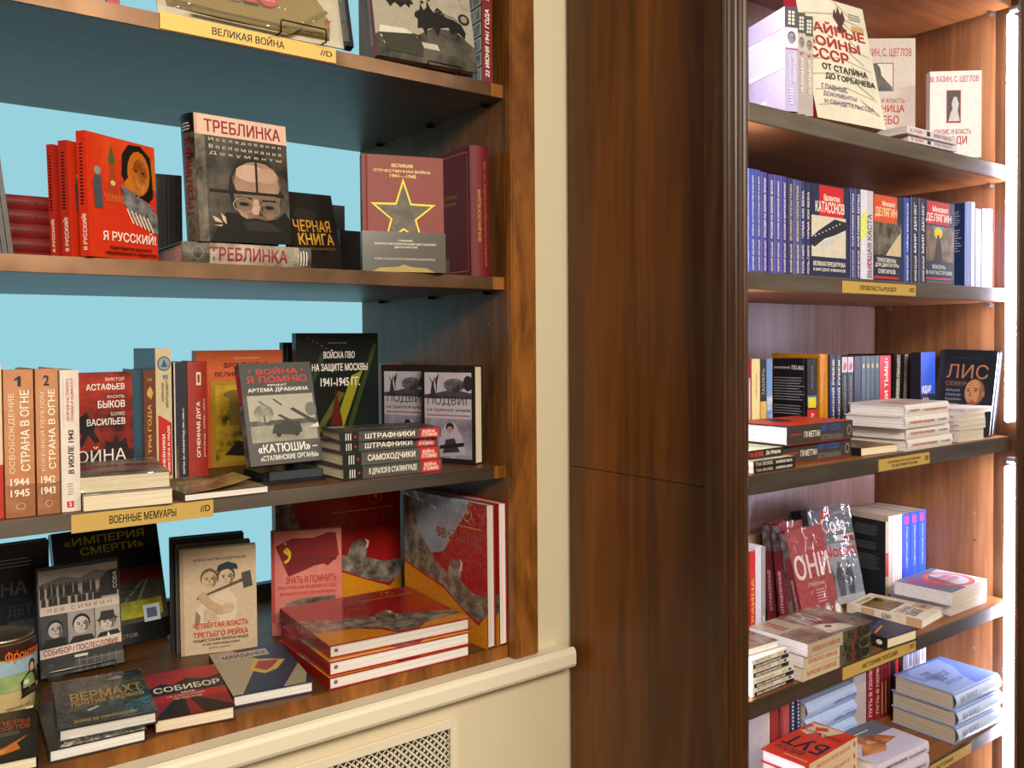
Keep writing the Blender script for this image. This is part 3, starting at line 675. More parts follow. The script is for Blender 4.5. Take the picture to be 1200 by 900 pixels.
    'bkbox0': (0.8737, 1.8, 1.6386, 0, 0, 0, 0.0324, 0.1676, 0.02),
    'edgebook': (0.1969, 1.52, 1.2426, 90, 0, 0, 0.15, 0.2304, 0.0166),
    'navyback': (0.8, 1.9, 1.2426, 0, 0, 0, 0.15, 0.262, 0.02),
    'power2': (0.5516, 1.8817, 0.8596, -14, 0, 0, 0.15, 0.224, 0.02),
    'power3': (0.5476, 1.9057, 0.8596, -12, 0, 0, 0.15, 0.236, 0.02),
    'redsl': (0.33, 1.52, 2.0396, 90, 0, 0, 0.15, 0.2, 0.02),
    'redsl2': (0.352, 1.52, 2.0396, 90, 0, 0, 0.15, 0.2, 0.02),
    'redsl3': (0.374, 1.52, 2.0396, 90, 0, 0, 0.15, 0.2, 0.02),
}
# ================================================================ books, left case, top shelf
WH = '#ece6dc'; BK = '#141414'
MONO = ('#2b2a28', '#b9b1a2', 9.0, '#6f6a60'); DARKPH = ('#15140f', '#6a6252', 10.0); CITY = ('#3a332c', '#a89a86', 22.0)
REDBLOT = ('#2a0d0a', '#a5281c', 9.0, '#8a2017')
horses = [P('#23211c', .30, .52, .36, .62, .42, .56, .44, .66, .50, .60, .56, .66, .58, .57, .70, .50, .82, .46, .84, .36, .60, .40, .40, .44), E('#1', 0, 0, 0, '#1')][:1]
book('stalin', 'leaning book with a grey war photograph of horses and a red title', '#7d1214', rough=.35, pages='grey', front=[
    R(0, 0, 1, 1, '#a39b88'), R(0, .55, 1, 1, ('#8f8878', '#bdb6a4', 6.0)), T('СТАЛИНГРАД', .10, .63, .90, .73, '#c01f22', 1), T('ГЛАВНАЯ БИТВА', .30, .76, .88, .81, '#c01f22', 1),
    P(('#1c1b17', '#5c584c', 14.0), 0, .0, 0, .18, .18, .27, .42, .24, .58, .33, .80, .34, 1, .22, 1, 0),
    P('#1c1b18', .42, .30, .43, .38, .40, .40, .39, .37, .41, .44, .46, .47, .47, .53, .50, .47, .53, .50, .54, .57, .57, .50, .60, .47, .64, .52, .68, .50, .72, .45, .80, .44, .88, .41, .92, .34, .90, .28, .84, .33, .76, .30, .74, .36, .66, .34, .62, .26, .58, .33, .52, .31, .50, .24, .47, .31),
    P('#1c1b18', .10, .50, .13, .55, .16, .53, .20, .56, .24, .52, .30, .55, .34, .52, .38, .54, .36, .46, .32, .49, .27, .45, .22, .49, .17, .44, .14, .48), E(.49, .54, .018, .014, '#2c2a24'), E(.56, .575, .018, .014, '#2c2a24'),
    [P('#57534a', .60 + .06 * i, .47, .66 + .06 * i, .50 - .02 * i, .66 + .06 * i, .49 - .02 * i, .60 + .06 * i, .46) for i in range(4)], [('ring', .12 + .13 * i, .13, .05, .035, '#d2ccbc') for i in range(3)], [P('#c2bcab', .04 + .10 * i, .17, .10 + .10 * i, .22, .11 + .10 * i, .21, .06 + .10 * i, .16) for i in range(4)],
    P('#cfc9ba', .03, .20, .05, .26, .30, .27, .40, .22, .30, .20), P('#3a382f', .05, .20, .38, .24, .46, .14, .44, .05, .10, .06), E(.91, .46, .06, .05, '#2a2822'), E(.91, .46, .035, .03, '#8a8474'),
    P('#b6b09e', .46, .13, .62, .13, .60, .18, .44, .18), P('#23211c', .16, .56, .20, .52, .30, .58, .36, .56, .40, .50, .22, .48)],
    spine=[R(0, 0, 1, 1, '#8c1517'), LINES(.25, .08, .75, .95, 40, '#c9bba4', .3)])
book('june', 'dark red thick book upright against the side panel with white italic lettering on its spine', '#6e1013', rough=.35, pages='grey',
     spine=[T('22 ИЮНЯ 1941 ГОДА', .28, .05, .76, .63, WH, 1, 90, .02), T('ДЕНЬ ПЕРВЫЙ', .30, .70, .70, .95, WH, 0, 90)],
     back=[R(.0, 0, .72, 1, '#8e1318')] + [[R(.58, y, .98, y + .11, '#c9c0b0'), R(.61, y + .01, .77, y + .10, ('#2b2926', '#8a8478', 40.0)), R(.79, y + .01, .95, y + .10, ('#35322c', '#a09a8c', 50.0))] for y in (.02, .15, .28, .41, .54, .67, .80)])
# side cap packed on a card in a clear sleeve
x, y, z, yaw, lean, roll, w_, h, t = G['cap']
cp = empty('cap_package'); tag(cp, 'olive side cap with two round badges in a clear sleeve above the upper brass plate', 'cap')
cp.matrix_world = Matrix.Translation((x, y, z)) @ Matrix.Rotation(math.radians(yaw), 4, 'Z') @ Matrix.Rotation(-math.radians(lean), 4, 'X')
box('backing_card', 0, .012, 0, w_, .015, .24, M('#d9d0b4'), cp)
OL = M('#9a8238', .8)
bm = bmesh.new(); n = 12; prof = [(.015, .018), (.10, .012), (.20, .010), (.298, .010), (.302, .035), (.296, .062), (.27, .10), (.215, .15), (.14, .20), (.03, .20), (.0, .12)]
r0 = [bm.verts.new((a, .010, b)) for a, b in prof]; cx = sum(a for a, b in prof) / len(prof); cz = sum(b for a, b in prof) / len(prof)
r1 = [bm.verts.new((cx + (a - cx) * .93, -.004, cz + (b - cz) * .93)) for a, b in prof]; rc_ = [bm.verts.new((a, .0118, b)) for a, b in prof]
for i in range(len(prof)):
    j = (i + 1) % len(prof); bm.faces.new((r0[i], r0[j], r1[j], r1[i])); bm.faces.new((rc_[i], rc_[j], r0[j], r0[i]))
bm.faces.new(r1); bm.faces.new(rc_[::-1]); link('cap_body', fin(bm, 'cap_body'), OL, cp)
prism('cap_fold', [(.05, .005), (.22, -.002), (.295, .055), (.29, .060), (.215, .006), (.05, .012)], 'y', -.0062, -.0042, M('#7f6a2a', .8), cp)
for k, (cx, cz, rr, col, lab) in enumerate(((.125, .060, .021, ('#8a8478', '#d8d0be', 120.0), 'silver round badge'), (.182, .060, .020, '#d0504e', 'red round badge'))):
    b = cyl('badge', (cx, -.0045, cz), (cx, -.0105, cz), rr, M(col, .3), cp, 24); b['label'] = lab
    if k: print_mesh('badge_lettering', [T('Победа!', .1, .35, .9, .75, '#f3d9c4', 0), R(.2, .28, .8, .31, '#f3d9c4')], lambda u, v, o: (cx - rr + 2 * rr * u, -.0106 - o, cz - rr + 2 * rr * v), b)
for k in range(5): box('ribbon_stripe', .140, -.0052, .040 + k * .0058, .166, -.0044, .0455 + k * .0058, M(('#1d1a16', '#c85f1c')[k % 2]), cp)
pm = print_mesh('star_pin', [STAR(.5, .5, .5, .5, '#a02a20')], lambda u, v, o: (.283 + .018 * u, -.0054 - o, .028 + .018 * v), cp)
box('clear_sleeve', -.012, -.0125, -.0, w_ - .002, -.0120, .235, film('clear_sleeve', .08, .13), cp)
box('dark_edge_card', w_ - .003, .0, 0, w_ + .012, .017, .24, M('#191922'), cp)
def wire_stand(x, y, z, wd, label, mat=BLACKWIRE, deep=.11, hook=.012):
    r = empty('book_stand', (x, y, z)); tag(r, label, 'stand')
    for sx in (0, wd):
        tube('side_wire', [(sx, -.012, hook), (sx, -.012, .002), (sx, .02, .002), (sx, deep, .002), (sx, deep * 1.1, .09)], .0016, mat, r)
    tube('front_rail', [(0, -.012, hook - .001), (.002, -.013, hook + .001), (wd - .002, -.013, hook + .001), (wd, -.012, hook - .001)], .0016, mat, r)
    tube('back_rail', [(0, deep * 1.1, .09), (wd, deep * 1.1, .09)], .0014, mat, r)
    return r
# thin red and teal volumes whose feet show beside the package
for k, c, l in (('redsl', '#b54a4a', 'red book foot at the top edge left of the striped plastic'), ('redsl2', '#8e9aa4', 'grey blue book foot between two red ones at the top edge'), ('redsl3', '#a84550', 'rose book foot right beside the cap package')):
    book(k, l, c, pages='cream', group='books cut by the top edge')
wire_stand(.626, 1.4885, Z0 + .5395, .085, 'black wire stand holding the cap package', hook=.022)
wire_stand(.930, 1.4975, Z0 + .5395, .075, 'black wire stand under the leaning horse photograph book', hook=.010)
# ================================================================ left case, second shelf
def ya_front():
    return [R(0, 0, 1, 1, '#d63518'), R(.10, .62, 1, 1, ('#c22f14', '#dd4a20', 14.0)),
            P('#1c1712', .48, .70, .50, .88, .60, .97, .78, .98, .92, .90, .97, .72, .95, .55, .88, .50, .60, .58), E(.74, .74, .17, .19, '#c66a1c'), E(.76, .72, .12, .15, ('#8a4312', '#d98a35', 30.0)), E(.60, .62, .08, .07, '#c8731f'), E(.70, .76, .02, .01, '#2a1608'), E(.80, .75, .02, .01, '#2a1608'),
            P('#c66a1c', .93, .85, 1, .92, 1, .62, .95, .62), P('#47602f', .30, .82, .345, .93, .39, .82, .38, .76, .31, .76), R(.31, .60, .39, .77, '#a8431c'), P('#a8431c', .27, .52, .29, .62, .40, .62, .42, .52), R(.24, .46, .60, .52, '#c8501e'),
            E(.35, .62, .035, .022, '#d9c48a'), [P('#d8642c', .22 + .05 * i, .50, .235 + .05 * i, .545, .25 + .05 * i, .50) for i in range(7)],
            P('#4b5257', .09, .40, .07, .62, .13, .68, .19, .64, .20, .40), E(.135, .70, .045, .035, '#8d9598'),
            P(('#2a2b2c', '#8a8c8c', 30.0), .50, .46, .45, .60, .62, .58, .80, .50, 1, .40, 1, .24, .80, .28, .62, .36), [E(.48 + .055 * i, .605 - .018 * i, .022, .016, '#6f7678') for i in range(9)],
            [P('#e8c9b0', .52 + .06 * i, .42 - .012 * i, .54 + .06 * i, .43 - .012 * i, .63 + .06 * i, .31 - .012 * i, .61 + .06 * i, .30 - .012 * i) for i in range(6)],
            T('Я РУССКИЙ!', .17, .14, .95, .24, '#f6e9dc', 1), T('Хрестоматия русского', .26, .065, .88, .105, '#2a0c06', 1), T('национального характера', .20, .02, .95, .058, '#2a0c06', 1)]
for k, l in (('ya', 'bright red book in front with a kneeling icon, tower and soldiers, slightly turned'), ('ya2', 'same red book standing just behind and left of the front one'), ('ya3', 'thin red book hindmost of the three red ones left')):
    book(k, l, '#cf2f14' if k == 'ya' else '#b02a1a', front=ya_front() if k != 'ya3' else None, spine=[T('Я РУССКИЙ!', .25, .05, .8, .34, '#f2e6d8', 1, 90), LINES(.3, .4, .7, .9, 18, '#3a0d06', .4)], pages='cream', group='red books with the marching soldiers', rough=.35)
for i in range(5):
    book('redlie%d' % (i + 1), ('topmost', 'second from top', 'middle', 'second from bottom', 'lowest')[i] + ' dark red book in the lying pile at far left', '#8c1a16', bulge=.003, pages='cream', group='dark red books lying in a pile', spine=[T('ХРЕСТОМАТИЯ РУССКОГО', .38, .22, .62, .80, '#2a0806', 0, -90)])
for i in range(3):
    book('greyl%d' % (i + 1), ('leftmost', 'middle', 'rightmost')[i] + ' of three thin dark grey books leaning at far left of second shelf', '#4c4845', group='thin dark grey leaning books', kind='pb')
for i in range(5):
    book('bs%d' % (i + 1), ('first', 'second', 'third', 'fourth', 'fifth')[i] + ' from left of the thin black upright books between red and grey portraits', '#191817', group='thin black books', kind='pb', spine=[R(.1, .05, .25, .95, '#34322f')])
PORT = ('#1d1b17', '#5f584c', 12.0)
def treb_spine(v=1):
    a = [R(0, 0, 1, 1, ('#191713', '#8d8472', 9.0)), R(0, .85, 1, 1, '#0f0e0d'), LINES(.15, .86, .85, .93, 3, '#cfc6b4', .4), T('ТРЕБЛИНКА', .30, .19, .80, .83, '#7e1820', 1, 90 if v else -90), ('ring', .5, .10, .28, .04, '#6a1a1c')]
    return a
book('trebL', 'thick book lying flat under the grey portrait book, dark spine with crimson capitals', '#26231f', pages='pink', bulge=.004, spine=[R(0, 0, 1, 1, ('#191713', '#8d8472', 9.0)), R(0, .10, 1, .80, ('#b3a896', '#2a2722', 12.0, '#8f8574')), T('ТРЕБЛИНКА', .18, .20, .82, .80, '#8e1a24', 1, -90), ('ring', .5, .89, .3, .045, '#8d8472'), LINES(.1, .02, .9, .09, 3, WH, .3)])
book('treb', 'large upright book with a grey portrait in round spectacles and crimson capitals', '#26231f', pages='pink', bulge=.004, spine=treb_spine(), front=[
    R(0, 0, 1, 1, '#3a362e'), R(.0, 0, .10, 1, ('#1b1915', '#948a78', 12.0)), R(.10, 0, 1, .84, PORT), R(.0, .84, 1, 1, '#e2bda6'), R(.0, .84, .03, 1, '#c9a68f'), T('ТРЕБЛИНКА', .10, .865, .93, .965, '#8c2a30', 1),
    T('И с с л е д о в а н и я', .14, .795, .93, .825, '#d8cfbd'), T('В о с п о м и н а н и я', .14, .74, .93, .77, '#d8cfbd'), T('Д о к у м е н т ы', .14, .685, .93, .715, '#d8cfbd'),
    E(.62, .43, .30, .26, '#1d1a17'), E(.64, .50, .265, .17, ('#b08c76', '#8f705c', 9.0)), E(.57, .57, .17, .07, '#c6a48e'), E(.74, .56, .13, .06, '#b8957e'), P('#5a4a3e', .37, .46, .42, .60, .36, .52), P('#5a4a3e', .90, .44, .86, .58, .92, .50),
    R(.62, .42, .645, .67, '#1f1b18'), R(.12, .395, .94, .42, '#1b1815'), P(('#8d7260', '#5c4a3e', 7.0), .37, .395, .90, .39, .86, .24, .72, .17, .50, .17, .40, .26), R(.42, .355, .57, .372, '#241e1a'), R(.68, .345, .84, .362, '#241e1a'),
    P('#c39e88', .59, .36, .635, .36, .665, .255, .63, .235, .575, .235, .555, .26), P('#3a2f28', .665, .36, .69, .30, .68, .22, .64, .235), P('#b08c76', .42, .27, .52, .22, .50, .19, .44, .21), P('#8a6c58', .72, .26, .82, .25, .80, .20, .72, .20),
    E(.48, .315, .055, .016, '#171310'), E(.76, .30, .055, .016, '#171310'), ('ring', .47, .305, .115, .062, '#a8937c'), ('ring', .765, .285, .115, .062, '#8f7c68'), R(.58, .315, .66, .320, '#a8937c'),
    P('#171411', .28, .24, .40, .235, .50, .195, .60, .205, .72, .19, .84, .21, .94, .27, 1, .20, 1, .0, .10, .0), P('#c9b093', .13, .205, .20, .185, .24, .15, .16, .16), P('#c9b093', .22, .23, .27, .20, .28, .14, .24, .17), P('#b89c80', .14, .13, .24, .14, .22, .12), P('#2e2a25', .45, .17, .60, .185, .78, .165, .9, .10, .5, .10)])
book('black', 'black leaning book with golden lettering right of the grey portrait', '#24221f', front=[R(0, 0, 1, 1, ('#1d1b19', '#2f2c29', 8.0)), E(.35, .72, .25, .08, '#33302c'), T('ЧЕРНАЯ', .06, .50, .85, .65, ('#b06a12', '#e8b548', 40.0), 1), T('КНИГА', .12, .33, .88, .48, ('#b06a12', '#e8b548', 40.0), 1), T('ХОЛОКОСТА ЗАКАВКАЗЬЯ', .10, .265, .88, .295, '#a8721f')], rough=.3)
book('bkbox0', 'plain black book upright behind the golden lettered one', '#0d0d0d', kind='pb'); book('bkbox1', 'low plain black book left of the star cover', '#0a0a0a', kind='pb')
KH = ('#4a4334', '#6b6350', 40.0)
book('star', 'brick red book with a large yellow outlined star and glossy grey lower band', '#7e2e20', rough=.5, front=[R(.0, 0, .04, 1, '#6a2418'), T('ВЕЛИКАЯ', .36, .90, .62, .93, '#e8cf7e', 1), T('ОТЕЧЕСТВЕННАЯ ВОЙНА', .14, .855, .84, .885, '#e8cf7e', 1), T('1941—1945', .34, .81, .66, .84, '#e8cf7e', 1),
    STAR(.50, .49, .42, .32, '#ecd32c'), STAR(.50, .49, .36, .272, KH)])
BAND = [T('ГЛАВНЫЙ', .43, .262, .60, .282, '#d8d2c0', 1), T('ВОЕННО-ИСТОРИЧЕСКИЙ БЕСТСЕЛЛЕР', .14, .232, .90, .254, '#d8d2c0', 1), T('ДЕСЯТИЛЕТИЯ', .38, .202, .66, .222, '#d8d2c0', 1), T('В МИРЕ ПРОДАНО БОЛЕЕ МИЛЛИОНА ЭКЗЕМПЛЯРОВ', .14, .10, .88, .12, '#d8d2c0'),
    P('#a08a3a', .10, .0, .20, .035, .42, .045, .50, .065, .58, .045, .78, .035, .88, .0)]
b = DONE['star']; q = G['star']
box('paper_band', -.001, -.0018, -.0, q[6] + .0025, q[8] + .001, q[7] * .345, plain('glossy_band', '#4f4a40', .22), b)['label'] = 'glossy grey paper band'
print_mesh('band_print', BAND, lambda u, v, o: (u * q[6], -.0019 - o, v * q[7]), b)
GD = '#b0902f'
book('enc', 'thick maroon volume with gold frame lines beside the side panel', '#6a1018', rough=.6, bulge=.007, spine=[T('ЭНЦИКЛОПЕДИЯ', .30, .26, .46, .66, GD, 1, 90), T('ВЕЛИКАЯ ОТЕЧЕСТВЕННАЯ ВОЙНА 1941-1945', .62, .08, .74, .88, GD, 0, 90), R(.0, .0, .06, 1, '#4c0a10')],
     back=[R(.05, .955, .93, .96, GD), R(.05, .04, .93, .045, GD), R(.92, .04, .93, .96, GD), R(.94, .02, .945, .98, '#4c0a10'), T('СТРАНЫ', .2, .62, .6, .65, GD), T('И ВОЙНЫ', .2, .57, .6, .60, GD)])
tg = empty('price_tag_holder', (.982, 1.515, Z0 + .138)); tag(tg, 'small dark tag clip between the star book and the maroon volume', 'tag')
box('tag_card', 0, 0, .0, .014, .004, .032, M('#3a352c', .3), tg); box('tag_foot', -.001, -.001, 0, .015, .012, .003, BLACKWIRE, tg)
# ================================================================ left case, third shelf
def fire_spine(n, sub, y1, y2):
    return [R(0, 0, 1, 1, ('#b5714a', '#d09a6c', 5.0)), R(0, .0, 1, .22, ('#8a5238', '#c08a5c', 7.0)), P('#22283a', .46, .885, .58, .885, .58, .955, .48, .955, .36, .935, .36, .922, .46, .932) if n == 1 else T(str(n), .34, .885, .60, .955, '#22283a', 1), T('СТРАНА В ОГНЕ', .52, .31, .84, .86, '#f1e6d2', 1, 90), T(sub, .14, .30, .36, .84, '#e8d8be', 0, 90), T(y1, .16, .215, .80, .265, '#f1e6d2', 1), T(y2, .16, .14, .80, .19, '#f1e6d2', 1), ('ring', .5, .075, .16, .022, '#e8d8be')]
book('fire1', 'orange brown spine with a large figure one, leftmost thick volume', '#b5714a', spine=fire_spine(1, 'ОСВОБОЖДЕНИЕ', '1944', '1945'), bulge=.003, group='orange brown two-volume set')
book('fire2', 'orange brown spine with a large figure two', '#a8643f', spine=fire_spine(2, 'КОРЕННОЙ ПЕРЕЛОМ', '1942', '1943'), bulge=.003, group='orange brown two-volume set')
book('july', 'white spine with red and black vertical lettering beside the orange volumes', '#dfd2c6', pages='cream', bulge=.002, spine=[R(.12, .60, .20, .95, '#cfc2b4'), T('ОБОРОНА КАСТОРНОГО', .30, .64, .46, .94, '#b5322c', 0, 90), T('ПРАВДА И ВЫМЫСЕЛ', .54, .64, .70, .94, '#b5322c', 0, 90), T('В ИЮЛЕ 1942', .36, .27, .66, .58, '#1c1c1e', 1, 90), R(.25, .03, .62, .075, '#c22a2a'), T('5', .36, .038, .5, .068, WH, 1), LINES(.3, .11, .6, .20, 5, '#8d8478', .3)])
book('edgebook', 'cream and red book cut by the left edge on third shelf', '#b8352a', spine=[R(0, .35, 1, 1, '#d9c6a6')])
book('astaf', 'dark red book face out behind the two cream page piles', '#3a100c', front=[R(0, 0, 1, 1, ('#3a0e0a', '#b5321f', 14.0, '#8c2418')), P('#1c120e', .30, .52, .34, .62, .42, .66, .46, .60, .54, .56, .50, .50, .58, .40, .52, .38, .44, .46, .36, .36, .30, .38, .36, .46), P('#1c120e', .62, .30, .66, .40, .74, .38, .78, .46, .82, .38, .90, .42, .94, .32), R(0, 0, 1, .32, ('#1c1512', '#54211a', 22.0)), T('ВИКТОР', .66, .925, .90, .955, WH), T('АСТАФЬЕВ', .42, .845, .90, .905, WH, 1), T('ВАСИЛЬ', .68, .775, .90, .80, WH), T('БЫКОВ', .56, .69, .90, .755, WH, 1), T('БОРИС', .72, .62, .90, .65, WH), T('ВАСИЛЬЕВ', .42, .54, .90, .60, WH, 1), T('ВОЙНА', .16, .225, .90, .36, WH)])
book('sidedark', 'dark brown spine with tall golden lettering', '#5a2a18', spine=[R(0, 0, 1, 1, '#6b341e'), T('АТИ ТРИ ГОДА', .30, .06, .66, .70, '#c8a24c', 1, 90), P('#c8a24c', .25, .78, .6, .74, .8, .80, .55, .86, .3, .82), T('АННА', .3, .90, .7, .93, '#c8a24c')], back=[R(0, 0, .85, 1, ('#262c38', '#3c4454', 10.0)), R(.0, 0, .5, 1, ('#3a1a18', '#5a2420', 10.0))])
book('tall', 'tallest cream spine with a red panel and a round picture at its top', '#cdbb94', spine=[R(.12, .05, .96, .50, '#c2281f'), P('#cdbb94', .1, .51, .98, .44, .98, .51), E(.54, .885, .42, .055, '#2e4652'), E(.54, .885, .36, .047, '#8f9fa0'), P('#3a566a', .35, .86, .55, .92, .75, .86), P('#5a7ba0', .40, .80, .66, .80, .53, .76), T('ДЯВИДЯ', .36, .60, .52, .74, '#3a3428', 1, 90), T('МОРОЗОВИТЧИ', .62, .56, .78, .80, '#3a3428', 1, 90), T('ДНЕВНИКИ', .36, .08, .58, .36, WH, 1, 90), T('ВИКТОРА И НАДИ', .68, .08, .86, .42, WH, 1, 90)], back=[R(0, 0, 1, 1, '#4f6a74')])
book('batl', 'navy spine with white vertical lettering between cream and red spines', '#2b2c38', spine=[R(.0, 0, .10, 1, '#cfc8ba'), R(.1, 0, .3, .30, ('#4a3c34', '#7a6a5a', 30.0)), T('БИТВА ЗА ЛЕНИНГРАД 1941-1944 гг.', .62, .06, .80, .62, WH, 1, 90)], kind='pb')
book('duga', 'thick tomato red spine with white vertical title and small emblem', '#9a2a1c', bulge=.003, spine=[R(.42, .80, .66, .91, '#e0d0bc'), R(.48, .82, .60, .89, '#9a2a1c'), T('ОГНЕННАЯ ДУГА', .40, .19, .62, .66, WH, 1, 90), T('БЕЛГОРОД – КУРСК – ОРЕЛ', .76, .19, .86, .68, WH, 0, 90)])
book('frontbook', 'large orange book with an olive woodcut picture behind the red spine', '#cf5c28', front=[R(0, 0, 1, 1, '#d2602c'), R(.16, .0, .97, .74, '#a8841c'), R(.20, .04, .94, .70, ('#2c2208', '#c49c28', 16.0, '#a8841c')), E(.45, .62, .16, .04, '#7a6420'), R(.36, .35, .54, .60, '#7d6620'), P('#241c08', .3, .10, .45, .22, .7, .16, .85, .25, .9, .05), T('ЮРИЙ БАХУРИН', .42, .925, .72, .945, '#e8c9a0'), T('ФРОНТ И ТЫЛ', .30, .845, .82, .895, '#2a1008', 1), T('ВЕЛИКОЙ ВОЙНЫ', .20, .775, .90, .825, '#2a1008', 1)])
book('navyback', 'dark navy book standing behind the large orange one', '#1d2028', front=[T('ВОЙНА', .2, .8, .8, .9, '#5a5c66')])
KP = ('#74715f', '#a39f8c', 14.0)
book('katyu', 'grey leaning book with a photograph of rocket trucks and red title on top', '#3d3c39', pages='grey', front=[
    R(0, 0, 1, 1, '#4b4a46'), R(.06, .22, .97, .68, '#aaa594'), R(.06, .22, .97, .42, KP), R(.06, .38, .97, .43, ('#3a3830', '#7c786a', 20.0)),
    E(.26, .50, .13, .09, ('#4c4a40', '#a39f8c', 30.0)), R(.25, .40, .27, .48, '#3a382f'), E(.92, .52, .08, .07, '#6a675c'), P('#26251f', .34, .30, .38, .38, .58, .42, .74, .40, .76, .30, .66, .27), E(.43, .285, .035, .025, '#14130f'), E(.68, .285, .035, .025, '#14130f'), P('#2f2d27', .62, .53, .67, .545, 1.0, .385, .96, .365), P('#2f2d27', .44, .475, .48, .485, .74, .37, .70, .355), P('#d9d4c4', .86, .34, 1, .38, 1, .33),
    P('#26251f', .20, .62, .215, .625, .29, .585, .28, .58), P('#26251f', .40, .635, .42, .64, .53, .575, .51, .57), R(0, .68, 1, 1, '#3f3e3a'),
    T('ВОЙНА', .22, .885, .80, .955, '#c22a2a', 1), R(.12, .915, .15, .93, '#c22a2a'), R(.85, .915, .88, .93, '#c22a2a'), T('Я ПОМНЮ', .08, .80, .92, .87, '#c22a2a', 1), T('ПРОЕКТ', .36, .765, .62, .785, WH, 1), T('АРТЕМА ДРАБКИНА', .08, .705, .92, .75, WH, 1), T('«КАТЮШИ» –', .12, .115, .94, .20, WH, 1), T('«СТАЛИНСКИЕ ОРГАНЫ»', .14, .04, .94, .09, WH, 1)],
    spine=[R(0, .62, 1, .95, '#b0222a'), R(0, 0, 1, .6, ('#2b2a26', '#8a8578', 50.0))])
book('pvo', 'tall dark green book with crossing yellow searchlight beams and a tower', '#15181a', rough=.3, front=[R(0, 0, 1, 1, ('#14201b', '#0c100e', 4.0)),
    P('#8e8a1e', .30, .0, .42, .0, .80, .70, .66, .66), P('#53561c', .05, .06, .10, .04, .58, .52, .50, .54), P('#34401c', .55, .15, .60, .12, .98, .90, .94, .92), P('#2f3a1c', .02, .40, .05, .38, .36, .84, .30, .86), P('#b0581c', .62, .0, .66, .0, .74, .22, .72, .22),
    P('#5a1a10', .38, .10, .40, .30, .44, .44, .47, .56, .50, .44, .54, .30, .56, .10), R(.36, .0, .58, .14, '#4c150c'), E(.47, .20, .045, .04, '#c08a2c'), STAR(.47, .60, .03, .025, '#c83a1c'), [E(.15 + .05 * i, .96 - .02 * i, .015, .008, '#6a3a2a') for i in range(7)],
    T('ДМИТРИЙ ХАЗАНОВ', .38, .915, .60, .93, '#b5b09a'), T('ВОЙСКА ПВО', .32, .80, .70, .87, WH, 1), T('НА ЗАЩИТЕ МОСКВЫ', .18, .69, .86, .76, WH, 1), T('1941-1945 ГГ.', .28, .58, .76, .65, WH, 1)], spine=[R(.3, .6, .7, .92, '#5a1616')])
book('redb', 'bright red spine partly hidden behind the snow photograph books', '#a01a18', spine=[T('ДЕВЯТАЯ КОЛЬЦО', .35, .15, .65, .72, '#e0c9b0', 1, 90)])
def podvig_front():
    return [R(0, 0, 1, 1, '#1e1a1c'), R(.06, .05, .94, .93, '#a398a8'), R(.06, .66, .94, .93, ('#d2cad0', '#b0a6b0', 6.0)), P('#4a434c', .06, .64, .06, .70, .30, .72, .60, .76, .94, .72, .94, .66), E(.62, .80, .20, .07, ('#2e2a30', '#7c7480', 40.0)), E(.88, .82, .09, .08, '#2e2a30'), P('#3a343c', .16, .66, .20, .82, .14, .90, .22, .83, .26, .91, .24, .80, .30, .66), P('#3a343c', .30, .70, .26, .86, .34, .92, .30, .80),
            R(.06, .46, .94, .66, '#b9b0ba'), T('ПОДВИГ', .12, .58, .92, .69, '#2a2428'), T('2-й УДАРНОЙ АРМИИ', .10, .525, .92, .565, '#1e1a1c', 1), R(.10, .485, .92, .495, '#8a3a3a'), R(.06, .05, .94, .45, ('#6a6070', '#a39aa8', 10.0)),
            P('#b0a8b4', .30, .06, .34, .28, .46, .40, .62, .42, .76, .28, .84, .10), E(.54, .37, .075, .045, '#241f22'), E(.54, .345, .055, .035, '#a88a84'), P('#3a343a', .40, .10, .46, .24, .62, .26, .72, .12), P('#241f22', .34, .14, .80, .18, .80, .22, .36, .18), P('#3f3842', .10, .05, .18, .20, .30, .10, .34, .05)]
for k, l in (('podvig', 'snow photograph book with seated soldier, front copy showing its cream fore-edge'), ('podvig2', 'same snow photograph book, half hidden copy on the left')):
    book(k, l, '#1e1a1c', front=podvig_front(), pages='cream', group='books with the pale snow photograph')
for k, ttl, c, l, ps in (('st1', 'ШТРАФНИКИ', '#4a4945', 'topmost', 'grey'), ('st2', 'ШТРАФНИКИ', '#4a4945', 'second from top', 'grey'), ('st3', 'САМОХОДЧИКИ', '#55534f', 'third from top', 'cream'), ('st4', 'Я ДРАЛСЯ В СТАЛИНГРАДЕ', '#4c4d48', 'lowest', 'cream')):
    book(k, l + ' dark grey book in the pile with red spine ends on third shelf', c, pages=ps, group='pile of dark grey books with red spine ends',
         spine=[R(0, .82, 1, 1, '#1c1b1a'), R(.0, .02, 1, .22, '#c22a26'), T('ВОЙНА', .52, .06, .88, .19, WH, 1, -90), T('Я ПОМНЮ', .14, .04, .48, .20, WH, 1, -90), T(ttl, .22, .27, .80, .76, '#f0e9da', 1, -90), [R(.15, .96 - .022 * i, .85, .968 - .022 * i, WH) for i in range(1, 4)], E(.5, .855, .12, .01, '#c22a26')],
         front=[R(0, 0, 1, 1, '#3a3936'), P('#c9c2b2', .70, .80, .88, .80, .86, .96, .72, .96), [T('ШТРАФНИКИ', .30, .25, .42, .75, '#b8b2a2', 1, -90)] if k == 'st1' else []])
for k, l in (('pb1', 'upper of two paperbacks lying with cream page edges outward'), ('pb2', 'lower of two paperbacks lying with cream page edges outward')):
    book(k, l, '#7d7466', kind='pb', pages='cream', group='two paperbacks above the second brass plate', wrap=k == 'pb1', front=[R(0, 0, 1, 1, ('#3a2620', '#a39a8a', 8.0)), P('#8d2a20', 0, .4, .5, .6, 1, .5, 1, .7, 0, .7), T('ДНЕВНИК', .25, .12, .8, .25, '#2a2420', 1)])
